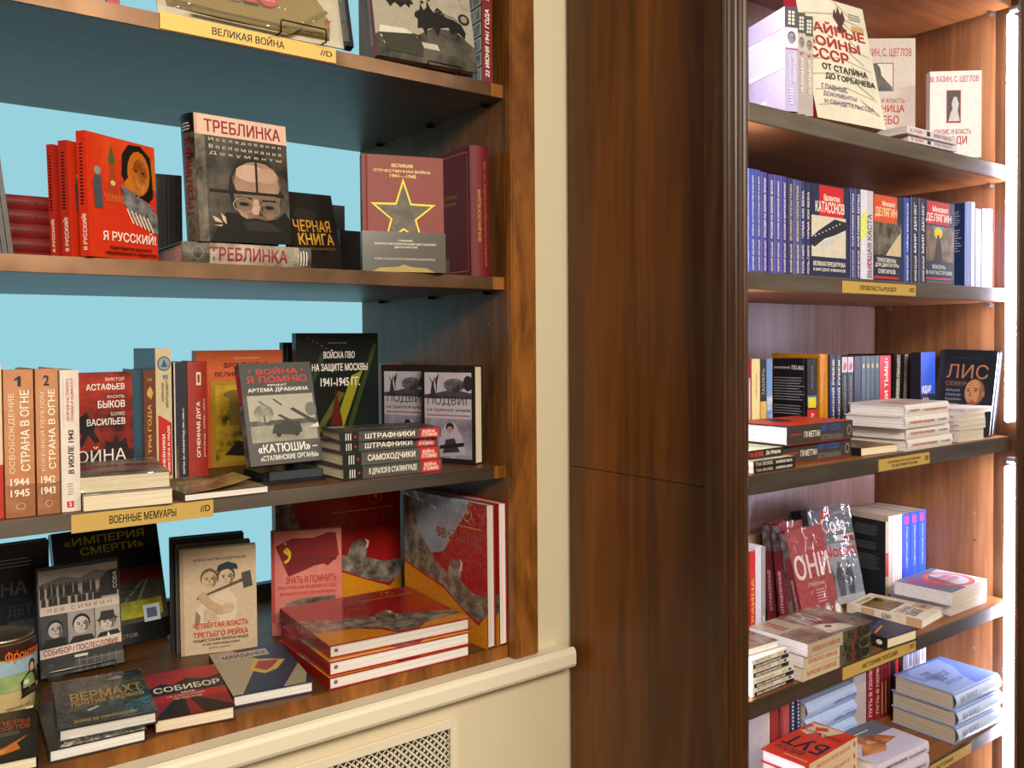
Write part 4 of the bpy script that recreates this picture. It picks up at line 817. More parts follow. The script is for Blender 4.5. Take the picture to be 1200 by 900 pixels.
book('broch', 'glossy thin book lying under the rocket truck book with white page edges', '#6a5a40', kind='pb', pages='white', front=[R(0, 0, 1, 1, ('#2c1c14', '#a08a5c', 9.0)), P('#7a1a14', 0, .2, .3, .3, .6, .1, .2, 0, 0, 0), T('ВОЙНА И МИР', .2, .6, .8, .75, '#c9a860', 1)])
# lifted glossy cover of the thin book
x, y, z, yaw, lean, roll, w_, h, t = G['broch']
bm = bmesh.new(); n = 10; vs0 = []
for i in range(n + 1):
    u = i / n; zz = .0012 + .016 * u ** 2
    vs0.append([bm.verts.new((w_ * u * .80, -zz, yv)) for yv in (0.004, h * .45)])
for i in range(n): bm.faces.new((vs0[i][0], vs0[i + 1][0], vs0[i + 1][1], vs0[i][1]))
o = link('curled_leaf', fin(bm, 'curled_leaf'), M(('#2c1c14', '#b09a66', 9.0), .2), None)
o.parent = DONE['broch']
md = o.modifiers.new('thickness', 'SOLIDIFY'); md.thickness = .0005
# stand of the rocket book
st = empty('book_stand', (.61, 1.6, Z0 - .2574)); tag(st, 'dark acrylic stand under the rocket truck book', 'stand')
box('stand_base', .0, -.03, .0, .135, .10, .006, M('#15171a', .15), st, .001); box('front_lip', .02, -.034, .0065, .125, -.028, .022, M('#3c444a', .12), st, .001); box('stand_step', .01, -.027, .0065, .13, .07, .020, M('#15171a', .15), st, .001)
# ================================================================ left case, bottom shelf
book('voina', 'very dark book at far left bottom shelf with faint white lettering', '#15161a', front=[R(0, 0, 1, 1, ('#101114', '#22252c', 5.0)), R(.62, 0, 1, .40, ('#1e2732', '#3a4856', 14.0)), LINES(.45, .80, .88, .88, 3, '#a8a294', .25), T('ВОЙНА', .20, .60, .80, .74, '#5c5c62', 1), T('ДЕТЕЙ', .62, .42, .98, .54, '#2e3440', 1)])
book('imper', 'large dark book with yellow quoted title, railway track and red sky', '#101112', rough=.3, front=[R(0, 0, 1, 1, '#0f1011'), R(0, .50, 1, .62, ('#2a0808', '#8a1a14', 4.0)), R(0, .15, 1, .50, ('#1c1d18', '#4a4a38', 10.0)), P('#6a6a58', .40, .20, .44, .20, .80, .50, .78, .50), P('#6a6a58', .62, .20, .66, .20, .84, .50, .82, .50), [R(.42 + .03 * i, .22 + .05 * i, .66 + .015 * i, .235 + .05 * i, '#3a3a2e') for i in range(5)],
    R(.30, .20, .95, .34, ('#6a6a10', '#b5ae2c', 14.0)), R(.0, .0, 1, .16, '#0c0d0e'), R(.76, .15, .92, .29, '#c2c6d2'), R(.79, .18, .89, .26, '#5a6078'), T('«ИМПЕРИЯ', .10, .875, .86, .94, '#b8b02c', 1), T('СМЕРТИ»', .24, .785, .84, .85, '#b8b02c', 1), T('АРИСТОВ', .40, .05, .68, .08, '#8a8a80'), E(.3, .44, .15, .03, '#2c2c22')])
book('sobp', 'greyish book with three portrait photographs and crowd scene above', '#4a4743', pages='grey', rough=.35, front=[
    R(0, 0, 1, 1, '#3a3a3a'), R(.02, .64, .98, .97, '#b8aaa0'), R(.02, .78, .98, .97, ('#c2b4aa', '#a3968c', 8.0)), P('#77706a', .0, .84, .3, .90, .5, .86, .7, .92, .98, .87, .98, .82, 0, .8), CROWD(.05, .66, .80, .86, 11, 2, '#2e2b29', '#4a4642', 3), P('#2b2827', .74, .66, .78, .84, .86, .90, .94, .84, .96, .66), R(.88, .70, .99, .90, '#141414'), T('СОВА', .91, .72, .96, .88, WH, 0, 90),
    R(.02, .56, .98, .64, '#d2bfb2'), T('Л Е В   С И М К И Н', .10, .58, .88, .615, '#5a4c46'),
    R(.02, .27, .33, .56, ('#34363a', '#4c4e52', 8.0)), R(.34, .27, .66, .56, '#9a928c'), R(.67, .27, .98, .56, '#aaa29a'),
    HEAD(.19, .42, .09, .075, '#b5aca4', '#17171a', '#5c5650'), P('#1e1e20', .02, .27, .08, .34, .30, .34, .33, .27), HEAD(.50, .43, .10, .085, '#c2b4aa', '#1b1a1a', '#6a605a'), P('#2a2928', .34, .27, .40, .33, .62, .33, .66, .27), HEAD(.82, .41, .10, .08, '#c4b8ae', '#1b1a1a', '#6a605a', hat='#33302f'), P('#242323', .67, .27, .72, .32, .94, .33, .98, .27), P(WH, .80, .27, .82, .32, .85, .27),
    P('#d8c6ba', .0, .17, .98, .20, .98, .285, .0, .255), T('СОБИБОР / ПОСЛЕСЛОВИЕ', .04, .195, .94, .25, '#7a2420', 1), R(.40, .135, .56, .16, '#d2ccc4'), R(0, 0, 1, .12, ('#1c1e1e', '#5a5c58', 12.0)), [R(.45 + .09 * i, .0, .46 + .09 * i, .13, '#7c7c76') for i in range(6)], R(.42, .10, .98, .107, '#7c7c76')])
book('power', 'beige book with two drawn workers, one in cap holding a hammer', '#c2ab8c', pages='grey', front=[
    R(0, 0, 1, 1, '#ccb596'), R(0, 0, .05, 1, '#b59e80'), T('КОНСТАНТИН КУДРЯШОВ', .18, .875, .86, .905, '#2c3440', 1),
    P('#d8c6aa', .18, .28, .22, .44, .34, .52, .62, .60, .74, .50, .72, .28), P('#8a7660', .18, .28, .20, .42, .26, .36, .24, .28), HEAD(.38, .70, .11, .09, '#c8ab88', '#6a5844', '#8a7054'), HEAD(.60, .71, .11, .09, '#cdb292', '#4a4238', '#8a7054'),
    P('#2c3844', .47, .77, .50, .83, .62, .86, .74, .83, .76, .78, .62, .79), P('#5a5044', .20, .52, .23, .545, .86, .70, .85, .665), P('#4c4a44', .80, .74, .92, .76, .95, .61, .83, .59), P('#bfa080', .22, .55, .30, .60, .44, .48, .62, .42, .70, .46, .66, .38, .52, .36, .34, .44), E(.62, .42, .08, .05, '#c9ac8a'), LINES(.30, .30, .5, .42, 8, '#a08a6a', .2),
    T('ЧЕТВЁРТАЯ ВЛАСТЬ', .16, .245, .88, .31, '#c2291c', 1), T('ТРЕТЬЕГО РЕЙХА', .16, .16, .88, .225, '#c2291c', 1), T('НАЦИСТСКАЯ ПРОПАГАНДА', .16, .115, .88, .145, '#2a2420', 1), T('И ЕЁ НАСЛЕДНИКИ', .28, .08, .76, .106, '#2a2420', 1), T('ВТОРОЕ ИЗДАНИЕ', .36, .045, .64, .062, '#2a2420')])
book('power2', 'grey-backed book directly behind the beige worker book', '#4a4640', pages='grey', kind='pb'); book('power3', 'dark book hindmost behind the beige worker book', '#1c1b1c', pages='grey')
book('znat', 'pink-red book with a wavy dark red flag, hammer and sickle', '#c46a60', front=[R(0, 0, 1, 1, ('#c2665c', '#d4867a', 5.0)), R(0, 0, .05, 1, '#a8483e'), P('#7c1218', .06, .86, .30, .93, .60, .92, .80, .97, .92, .96, .96, .74, .80, .64, .70, .68, .50, .62, .24, .56), P('#6a1014', .2, .72, .5, .76, .9, .72, .94, .70, .7, .66, .3, .62),
    P('#e0c02c', .17, .80, .24, .76, .26, .79, .19, .83), P('#e0c02c', .20, .84, .235, .84, .28, .80, .28, .75, .24, .70, .19, .69, .18, .71, .23, .73, .25, .765, .25, .79), STAR(.20, .88, .02, .015, '#e0c02c'),
    T('ЗНАТЬ И ПОМНИТЬ', .20, .49, .92, .56, '#b01c1c', 1), T('ПРЕСТУПЛЕНИЯ ФАШИЗМА В ГОДЫ', .08, .43, .92, .47, '#b02a26', 1), T('ВЕЛИКОЙ ОТЕЧЕСТВЕННОЙ ВОЙНЫ', .12, .38, .92, .415, '#b02a26', 1), P(('#2e2a26', '#8f877a', 16.0), .14, .22, .20, .30, .40, .34, .90, .35, .92, .20, .5, .15), R(.0, .0, 1, .13, '#b5665c')])
AR = '#a6201c'; AO = '#dd9020'; APH = ('#4a443c', '#a89e8e', 26.0, '#7a7266')
def album(mir=False):
    a = [R(0, 0, 1, 1, AR), P(AO, 0, 0, 0, .30, .26, .24, .40, .12, .46, .0), P(AO, .62, .0, .72, .10, 1, .22, 1, 0),
         P(APH, 0, .30, 0, .62, .20, .50, .42, .45, .48, .40, .50, .46, .56, .50, .62, .47, .60, .40, .72, .34, 1, .24, 1, .14, .80, .12, .70, .08, .60, .02, .46, .02, .44, .12, .30, .22, .10, .27),
         P(('#3a352e', '#8a8070', 30.0), .44, .30, .50, .46, .56, .50, .63, .44, .58, .28), P('#ece2d0', .585, .50, .60, .47, .60, .43, .575, .41, .615, .43, .62, .48)]
    z = [('ring', .78, .90, .05, .05, '#c9923c'), E(.79, .92, .012, .016, '#c9923c'), R(.52, .80, .94, .808, '#c9923c'), T('铭记历史 同创未来', .30, .70, .92, .77, '#8a2a22', 1), R(.40, .815, .94, .82, '#c9923c')]
    return a + z
for k, l, g in (('alb_back', 'large dark red photo album facing out at the back of bottom shelf', None), ('alb_s1', 'left of two big red albums standing edge-on beside the side panel', 'two albums standing edge-on'), ('alb_s2', 'right of two big red albums standing edge-on beside the side panel', 'two albums standing edge-on'), ('alb1', 'topmost big red album of the lying pile', 'pile of three lying red albums'), ('alb2', 'middle big red album of the lying pile', 'pile of three lying red albums'), ('alb3', 'lowest big red album of the lying pile', 'pile of three lying red albums')):
    a = album()
    if k.startswith('alb_'): # standing ones show the picture turned the other way round
        a = [R(0, 0, 1, 1, AR), P(APH, .0, .95, .10, .98, .20, .70, .40, .52, .55, .45, .58, .55, .66, .58, .72, .52, .70, .42, .85, .36, 1, .36, 1, .22, .90, .17, .70, .24, .50, .35, .15, .42, 0, .46), P(AO, 0, 0, 0, .44, .18, .40, .50, .33, .72, .22, .90, .14, 1, .24, 1, 0), P('#ece2d0', .69, .58, .71, .54, .70, .50, .67, .48, .72, .50, .73, .55), ('ring', .78, .91, .06, .05, '#c9923c'), E(.79, .92, .014, .018, '#c9923c'), R(.42, .815, .95, .823, '#c9923c'), T('铭记历史', .42, .70, .95, .78, '#9a4a34', 1)]
        if k != 'alb_back': a.insert(1, P(('#6a7684', '#a8b0ba', 3.0), 0, 1, .0, .50, .30, .55, .50, .60, .78, .93, .80, 1))
    o = book(k, l, '#9c1c1a', front=a, pages='white', group=g, wrap=k in ('alb1', 'alb_s1'), rough=.22)
for k in ('alb1', 'alb2', 'alb3'):
    q = G[k]; r_ = DONE[k]
    print_mesh('round_sticker', [E(.5, .5, .5, .5, '#2c5a9a'), P('#d2322a', .2, .6, .5, .95, .8, .6), P('#e8c040', .3, .3, .5, .05, .7, .3)], lambda u, v, o: (.010 + .008 * u, q[8] * .30 + .008 * v, .0028 - o), r_)
book('maid', 'navy and beige lying book with a red-yellow star badge and striped cloth', '#2b3246', pages='white', front=[R(0, 0, 1, 1, '#2c3348'), P('#b5a68c', 0, 0, 0, 1, .30, 1, .62, .62, .30, .0), P('#2c3348', .12, .0, .30, .0, .62, .40, .55, .66), P('#a89a80', .62, .0, .9, .0, 1, .2, 1, .45), P('#d9b43c', .36, .46, .50, .70, .66, .66, .88, .58, .70, .40, .52, .34), P('#b02a2a', .44, .50, .54, .64, .80, .60, .66, .46, .56, .40), R(.10, .76, .74, .92, '#c2b8a4'), T('МАЙДАНЕК', .13, .78, .72, .90, '#23262e', 1)])
book('sobr', 'lying red and black book with white title, front centre of bottom shelf', '#4c1412', pages='cream', front=[R(0, 0, 1, 1, '#8e1418'), R(0, .66, 1, 1, ('#8a1418', '#c2262a', 6.0)), P('#17110f', 0, .62, .2, .72, .35, .66, .55, .78, .8, .70, 1, .76, 1, .40, 0, .40), R(0, .30, 1, .46, '#b51c20'), P('#1c0e0c', 0, 0, .30, .34, .44, .34, .44, 0), P('#1c0e0c', .62, 0, .50, .34, .58, .34, 1, .04, 1, 0), T('СОБИБОР', .08, .52, .96, .64, '#f2ead8', 1), T('МИФ', .42, .44, .60, .48, '#f2ead8', 1), T('ОБ АЛЕКСАНДРЕ', .22, .38, .72, .42, '#f2ead8'), T('ПЕЧЕРСКОМ', .30, .32, .66, .36, '#f2ead8')])
VF = [R(0, 0, 1, 1, ('#23241f', '#6a6656', 8.0, '#3e3c34')), T('ВЕРМАХТ', .16, .50, .94, .68, '#c49a1c', 1), T('против евреев', .16, .38, .94, .48, '#c49a1c', 1), T('Война на уничтожение', .16, .05, .80, .13, '#c49a1c', 1), P('#d2ccbc', .30, .28, .33, .25, .44, .31, .42, .34), P('#a8a296', .6, .85, .7, .92, .8, .88, .72, .84), P('#2a4a4c', .7, .2, .95, .35, .98, .2, .8, .1)]
book('verm', 'shrink-wrapped dark lying book with yellow title, upper of two at left front', '#26261f', front=VF, pages='white', wrap=True, rough=.22, group='wrapped dark books at left front')
book('verm2', 'lower dark lying book under the yellow titled one, white page edge outward', '#2a2a24', front=VF, pages='white', rough=.22, group='wrapped dark books at left front')
book('tank', 'dark lying book with orange lettering and a flame under the tin', '#191612', pages='cream', front=[R(0, 0, 1, 1, '#1c1813'), T('СНАЙПЕРЫ', .10, .70, .92, .82, '#b5401c', 1), T('ОТ ПИСТОЛЕТОВ', .10, .58, .92, .68, '#b5401c', 1), LINES(.2, .46, .8, .54, 2, '#8a8478', .3), P('#e07818', .30, .08, .42, .20, .62, .26, .90, .44, .76, .30, .80, .18, .60, .12), P('#f0b030', .36, .12, .50, .20, .66, .22, .60, .15)])
# wire rest left of the portraits book
wire_stand(.310, 1.880, Z0 - .6405, .12, 'thin steel stand holding the three portraits book', PIN, .06, .02)
# ---------------------------------------------------------------- tin can
tx, ty, tz, tr, th_ = .221, 1.775, Z0 - .641 + .0006, .050, .138
tin = empty('tin_can', (tx, ty, tz)); tag(tin, 'round tea tin with a picture of an aviator drinking from a cup, far left', 'tin')
bm = bmesh.new(); seg = 40; prof = [(0, .001), (tr - .001, 0), (tr, .002), (tr, .004), (tr - .0006, .005), (tr - .0006, th_ - .006), (tr + .001, th_ - .004), (tr + .001, th_), (tr - .002, th_), (tr - .003, th_ - .006), (0, th_ - .006)]
rings = [[bm.verts.new((r_ * math.cos(2 * math.pi * i / seg), r_ * math.sin(2 * math.pi * i / seg), z_)) for i in range(seg)] if r_ else [bm.verts.new((0, 0, z_))] for r_, z_ in prof]
for a, b in zip(rings, rings[1:]):
    for i in range(seg):
        j = (i + 1) % seg
        if len(a) == 1: bm.faces.new((a[0], b[i], b[j]))
        elif len(b) == 1: bm.faces.new((a[i], a[j], b[0]))
        else: bm.faces.new((a[i], a[j], b[j], b[i]))
for f in bm.faces: f.smooth = True
link('can_body', fin(bm, 'can_body'), plain('tin_gold', '#b5a888', .3, .9), tin)
def tinmap(u, v, o):
    a = math.radians(-160 + 190 * u); r_ = tr + .0004 + o; return (r_ * math.cos(a), r_ * math.sin(a), .006 + (th_ - .014) * v)
def GR(u0, v0, u1, v1, c, n=16): return [R(u0 + (u1 - u0) * i / n, v0, u0 + (u1 - u0) * (i + 1) / n + .0002, v1, c) for i in range(n)]
art = GR(0, 0, 1, 1, '#c2aa78', 24) + GR(0, .80, 1, 1, '#3c1f14', 24) + GR(.28, .35, .95, .62, ('#7a9a5a', '#a8b57c', 20.0)) + GR(.28, .58, .95, .78, '#9ab4c2')
art = [('r', a[1], a[2], a[3], a[4], a[5]) for a in art]
# figure of the aviator
hx = .62
fig = [P('#2b2428', hx - .12, .22, hx - .13, .45, hx - .05, .56, hx + .05, .56, hx + .13, .44, hx + .12, .22), P('#5a4a38', hx - .14, .22, hx - .05, .34, hx + .10, .30, hx + .14, .20), E(hx, .64, .045, .09, '#3a2a24'), E(hx - .004, .62, .03, .062, '#d8a888'), P('#e8e0d0', hx - .10, .46, hx - .045, .46, hx - .05, .40, hx - .095, .40), E(hx + .08, .34, .025, .03, '#d8a888'), P('#3a7a34', hx + .02, .04, hx + .12, .18, hx + .17, .10, hx + .10, .02), T('Фронтовой', .36, .74, .82, .92, '#d8692a', 1), STAR(.46, .90, .02, .03, '#b5281c'), T('крепкий чай', .36, .10, .58, .15, '#4a3a20'), P('#f0e6c8', .3, .0, .62, .0, .62, .06, .3, .06)]
print_mesh('tin_print', [art, fig], tinmap, tin, rough=.35)
# ================================================================ right case, top shelf
book('lilac', 'pale lilac paperback at left with text lines on its back and portrait on spine', '#b9aec2', kind='hc', spine=[R(0, 0, 1, 1, '#b4acd8'), R(0, .80, 1, 1, '#3a3a48'), [R(.25 + .3 * (i % 2), .83 + .035 * (i // 2), .45 + .3 * (i % 2), .855 + .035 * (i // 2), WH) for i in range(8)], R(0, .60, 1, .80, '#dcd6e6'), HEAD(.5, .70, .30, .055, '#8f8aa8', '#4a4860', '#5c5878'), R(0, .595, 1, .602, '#b0385a'), T('ВОЖДИ И ЛИДЕРЫ', .55, .28, .80, .57, '#efeaf6', 1, 90), T('БИОГРАФИИ', .22, .30, .40, .54, '#efeaf6', 0, 90), LINES(.3, .05, .6, .22, 6, '#e4def2', .4)],
     back=[R(0, 0, 1, 1, '#b3a7b8'), R(0, .42, 1, .80, '#e6e0ec'), P('#b3a7b8', .62, .80, 1, .80, 1, .72, .62, .76), LINES(.0, .46, .70, .76, 13, '#8f88a0', .25), R(0, .795, 1, .80, '#b0385a'), R(0, .415, 1, .42, '#b0385a'), R(.10, .02, .5, .17, '#cfd6e2')])
for k, l in (('lil2', 'second pale book from the left with a portrait spine on the top right shelf'), ('lil3', 'third pale book with portrait spine, touching the cream map cover')):
    book(k, l, '#a89e98', kind='hc', group='pale portrait spine books', spine=[R(0, 0, 1, 1, '#a79c9a'), R(0, .80, 1, 1, '#3a3836'), [R(.22 + .32 * (i % 2), .83 + .035 * (i // 2), .44 + .32 * (i % 2), .855 + .035 * (i // 2), WH) for i in range(8)], R(0, .62, 1, .79, '#b8aca4'), HEAD(.5, .70, .30, .05, '#8f8278', '#4a423c', '#5c544c'), E(.5, .60, .14, .012, '#b0385a'), T('РЕФОРМАТОР', .32, .22, .72, .56, '#efe8e0', 1, 90)])
MP = ('#cfcab8', '#e2dccb', 7.0)
book('tain', 'cream leaning book printed with a map, red three-line title and small emblem', '#a02428', pages='white', front=[R(0, 0, 1, 1, MP), [P('#9a9880', .55 + .02 * i, 1 - .13 * i, .60 + .02 * i, .98 - .13 * i, .75 + .03 * i, .90 - .13 * i, .76 + .03 * i, .885 - .13 * i, .60 + .02 * i, .965 - .13 * i) for i in range(7)], [P('#b0aa88', .05, .1 + .12 * i, .5, .16 + .12 * i, .95, .10 + .12 * i, .95, .105 + .12 * i, .5, .168 + .12 * i, .05, .108 + .12 * i) for i in range(7)],
    P('#4a2c28', .50, .86, .54, .93, .56, .89, .60, .96, .62, .89, .66, .93, .68, .86, .62, .80, .66, .76, .58, .74, .52, .76, .56, .80), LINES(.74, .86, .94, .92, 3, '#6a6658', .3), R(.76, .78, .94, .82, '#c29a5c'),
    T('ТАЙНЫЕ', .04, .70, .93, .80, '#a8262c', 1), T('ВОЙНЫ', .04, .59, .82, .69, '#a8262c', 1), T('СССР', .04, .48, .62, .57, '#a8262c', 1), T('ОТ СТАЛИНА', .20, .40, .86, .45, '#2e2a26', 1), T('ДО ГОРБАЧЕВА', .22, .32, .95, .375, '#2e2a26', 1), T('ГЛАВНЫЕ', .14, .24, .50, .28, '#5c4a8a'), T('ДОКУМЕНТЫ', .14, .18, .62, .22, '#5c4a8a'), T('И СВИДЕТЕЛЬСТВА', .14, .12, .86, .16, '#5c4a8a')], spine=[R(0, 0, 1, 1, '#a02428')])
book('tain2', 'leaning book behind the lilac one with red corner and small emblems', '#b02226', front=[R(.12, 0, 1, 1, '#c9cfe0'), P('#4a2c28', .30, .80, .36, .92, .42, .80, .36, .72), P('#4a2c28', .70, .84, .76, .96, .82, .84, .76, .76)])
LG = '#cabfb8'
book('lestn', 'pale grey book with a sitting stone lion and red title', LG, kind='pb', front=[R(0, 0, 1, 1, LG), T('М. ХАЗИН, С. ЩЕГЛОВ', .10, .80, .94, .90, '#b0383a', 1), R(.42, .46, .68, .75, '#8a4a44'), R(.44, .47, .665, .74, '#d9d0c8'), P(('#2c2a2a', '#5c5654', 20.0), .30, .46, .34, .58, .33, .64, .29, .68, .33, .735, .42, .75, .48, .70, .50, .62, .58, .56, .66, .50, .66, .46),
    T('КРИЗИС И ВЛАСТЬ', .20, .34, .84, .385, '#a83a3c', 1), T('ЛЕСТНИЦА', .16, .23, .84, .32, '#b5282c', 1), T('В НЕБО', .30, .12, .76, .21, '#b5282c', 1)])
book('lyudi', 'whitish book with a bust picture under strip light at right end of top shelf', '#ece6ea', kind='pb', front=[R(0, 0, 1, 1, '#ebe6ea'), T('М. ХАЗИН, С. ЩЕГЛОВ', -.0, .86, .94, .945, '#b83a44', 1), R(.32, .40, .60, .78, '#b03a44'), R(.335, .41, .585, .77, '#3a3338'), P('#c9c4cc', .36, .42, .40, .52, .44, .56, .42, .62, .46, .70, .52, .70, .56, .62, .54, .54, .58, .42), T('КРИЗИС И ВЛАСТЬ', .08, .27, .80, .33, '#b03a44', 1), T('И ЛЮДИ', .10, .14, .72, .25, '#b5202c', 1)], spine=[R(0, 0, 1, 1, '#ddd8de')])
for k, l in (('ksm1', 'upper of two thin white books lying before the lion book'), ('ksm2', 'lower of two thin white books lying before the lion book')):
    book(k, l, '#dcd5da', kind='pb', group='thin white books lying on the top right shelf', spine=[T('М. ХАЗИН', .25, .70, .75, .94, '#c05058', 1, -90), R(.2, .55, .8, .62, '#3a3338'), T('КРИЗИС И ВЛАСТЬ', .25, .12, .75, .48, '#8a6a8a', 1, -90)])
for k, l in (('und1', 'hidden lower'), ('und2', 'hidden upper')):
    book(k, l + ' lying book that raises the lion book', '#cfc8cc', kind='pb', pages='white', group='lying books under the lion book')
# ================================================================ right case, pocket book shelf
PB = ['#4a55b8', '#4650a0', '#4a469c', '#4c459a', '#4c4aa0', '#453f96', '#3c3a66', '#54508c', '#34386c', '#30325e', '#3c4078', '#34386a', '#2e4fa8', '#22263e', '#262a48', '#8a7ab0', '#6a5c98', '#9a7cc0']
PT = ['ВОЙНА ЗА ГОСПОДСТВО В XXI ВЕКЕ', 'ВОЙНА ЗА ГОСПОДСТВО В XXI ВЕКЕ', 'РОССИЯ НА ИЗЛОМЕ ЭПОХИ', 'РОССИЯ НА ИЗЛОМЕ ЭПОХИ', 'РОССИЯ И МИРОВОЙ КРИЗИС', 'РОССИЯ И МИРОВОЙ КРИЗИС', 'ВЕЛИКАЯ ПЕРЕЗАГРУЗКА', 'ВЕЛИКАЯ ПЕРЕЗАГРУЗКА', 'ЧУМА XXI ВЕКА', 'ЧУМА XXI ВЕКА', 'АНАТОМИЯ БИТВЫ', 'АНАТОМИЯ БИТВЫ', 'ТАЙНЫ ФИНАНСОВ', 'МИР ДЕНЕГ', 'МИР ДЕНЕГ', 'ЭКОНОМИКА', 'ЭКОНОМИКА', 'ПОЛИТИКА']
ORD = ['first', 'second', 'third', 'fourth', 'fifth', 'sixth', 'seventh', 'eighth', 'ninth', 'tenth']
def pl(i):
    if i < 10: return ORD[i] + ' from left among slim blue-violet pocket spines on the second right shelf'
    return {10: 'slim dark pocket spine directly right of the white wing cover', 11: 'slim dark pocket spine touching the thick grey-white spine', 12: 'royal blue pocket spine right of the first orange topped cover', 13: 'left of two near-black pocket spines before the lamp cover', 14: 'right of two near-black pocket spines before the lamp cover', 15: 'left of the three whitish violet spines at shelf end', 16: 'middle of the three whitish violet spines at shelf end', 17: 'rightmost whitish violet spine with pink top by the light'}[i]
for i in range(18):
    lit = i > 14
    sp_ = [R(0, 0, 1, 1, PB[i]), R(.0, 0, .10, 1, '#8088c8' if i % 3 else '#2c2c50')]
    if lit: sp_ = [R(0, 0, 1, 1, '#e6e2ee'), R(0, 0, .12, 1, '#6a4a98'), R(.15, .02, .9, .40, '#8a80b8' if i < 17 else '#e8e4f0'), R(.3, .03, .7, .09, '#c83a50'), R(.15, .88, .9, 1, '#b0a8c8')] + ([R(.1, .72, 1, 1, '#e0488a')] if i == 17 else [])
    elif i in (8, 9): sp_ += [T(PT[i], .36, .40, .78, .90, WH, 1, 90), T('ПОЛЬ ГАВРЕ', .36, .03, .78, .33, WH, 1, 90)]
    else: sp_ += [T(PT[i], .50, .36, .86, .94, '#f0f4ff' if i not in (6, 7) else '#d2c9a0', 1, 90), T('ЮРИЙ БЕЛЫЙ', .50, .03, .86, .32, WH, 1, 90)]
    book('p%02d' % (i + 1), pl(i), PB[i], kind='pb', spine=sp_, pages='white', group='pocket paperbacks on the second right shelf')
book('kat', 'face-out pocket book with red corner block and black wing on white', '#23264a', kind='hc', front=[R(.0, 0, 1, 1, '#26294c'), R(.22, .66, .86, .99, '#c8202a'), T('Валентин', .34, .83, .76, .90, WH, 1), T('КАТАСОНОВ', .12, .70, .88, .82, WH, 1), R(.02, .22, .92, .66, '#d2cbb8'), P('#202236', .02, .34, .02, .42, .20, .50, .50, .60, .62, .64, .94, .62, .94, .54, .60, .46, .36, .42, .10, .32), P('#c2c4d0', .2, .34, .5, .42, .9, .50, .6, .40, .3, .30), [E(.12 + .09 * i, .44 + .022 * i, .015, .008, WH) for i in range(8)], T('ВЕЛИКАЯ ПЕРЕЗАГРУЗКА', .06, .12, .90, .17, WH, 1), T('В МИРЕ ДЕНЕГ И ФИНАНСОВ', .06, .06, .90, .10, WH, 1)])
book('pwhite', 'thick grey-white spine with a yellow-green stripe between pocket books', '#c9c6d2', kind='hc', spine=[R(0, 0, .5, 1, '#dadaf0'), P('#dce66a', 0, .42, .48, .50, .48, .78, 0, .70), T('ВЫСШАЯ КАСТА', .52, .03, .88, .74, '#5c5660', 1, 90), T('КА', .54, .16, .86, .25, '#c83a44', 1, 90)], back=[R(0, 0, 1, 1, '#b9b4c8')])
book('del1', 'face-out pocket book with orange top block and marching crowd', '#23264a', front=[R(0, 0, 1, 1, '#1f2240'), R(.0, .68, .80, .99, '#d8521c'), T('Михаил', .28, .87, .72, .93, WH, 1), T('ДЕЛЯГИН', .04, .73, .80, .85, '#f0d8b0', 1), R(0, .30, .94, .68, '#c9b894'), P(('#26221e', '#7a7264', 30.0), 0, .30, 0, .68, .94, .68, .92, .58, .50, .36, .40, .30), T('ТРИЛЛИОНЫ', .10, .22, .76, .27, WH, 1), T('ДЛЯ ДИКТАТУРЫ', .04, .16, .86, .21, WH, 1), T('ОЛИГАРХОВ', .14, .09, .74, .14, WH, 1), R(.0, .03, .86, .055, '#c02a2a')])
book('del2', 'face-out pocket book with red top block and a figure under yellow lamp', '#23264a', front=[R(0, 0, 1, 1, '#26283e'), R(.04, .72, .82, .99, '#c8202a'), T('Михаил', .22, .87, .76, .94, WH, 1), T('ДЕЛЯГИН', .0, .74, .88, .85, '#f4e6da', 1), R(0, .28, .98, .70, ('#4a3a2c', '#8a7658', 30.0)), P('#3a9ab0', .24, .70, .60, .70, .56, .62, .28, .62), E(.42, .62, .14, .07, '#e8c81c'), P('#2a2420', .28, .28, .34, .48, .38, .56, .46, .56, .52, .48, .58, .28), E(.42, .575, .04, .025, '#2a2420'), T('ЖИЗНЬ', .20, .19, .68, .24, '#c9ccd6', 1), T('В КАТАСТРОФЕ', .0, .12, .92, .17, '#c9ccd6', 1), R(.0, .06, .9, .085, '#b02a3a'), LINES(.0, .01, .9, .04, 2, '#8a90a8', .3)])
book('navy', 'navy pocket book turned to show white text on its back', '#1f3a78', kind='hc', spine=[R(0, 0, 1, 1, '#2c4a90')], back=[R(0, 0, 1, 1, '#22386c'), LINES(.45, .72, .95, .90, 7, '#c2cbe0', .3), LINES(.45, .40, .95, .68, 9, '#c2cbe0', .3)], group=None)
book('navyw', 'white spined pocket book next to the navy one', '#e4e0f0', kind='pb', spine=[R(0, 0, .3, 1, '#2a3c78')])
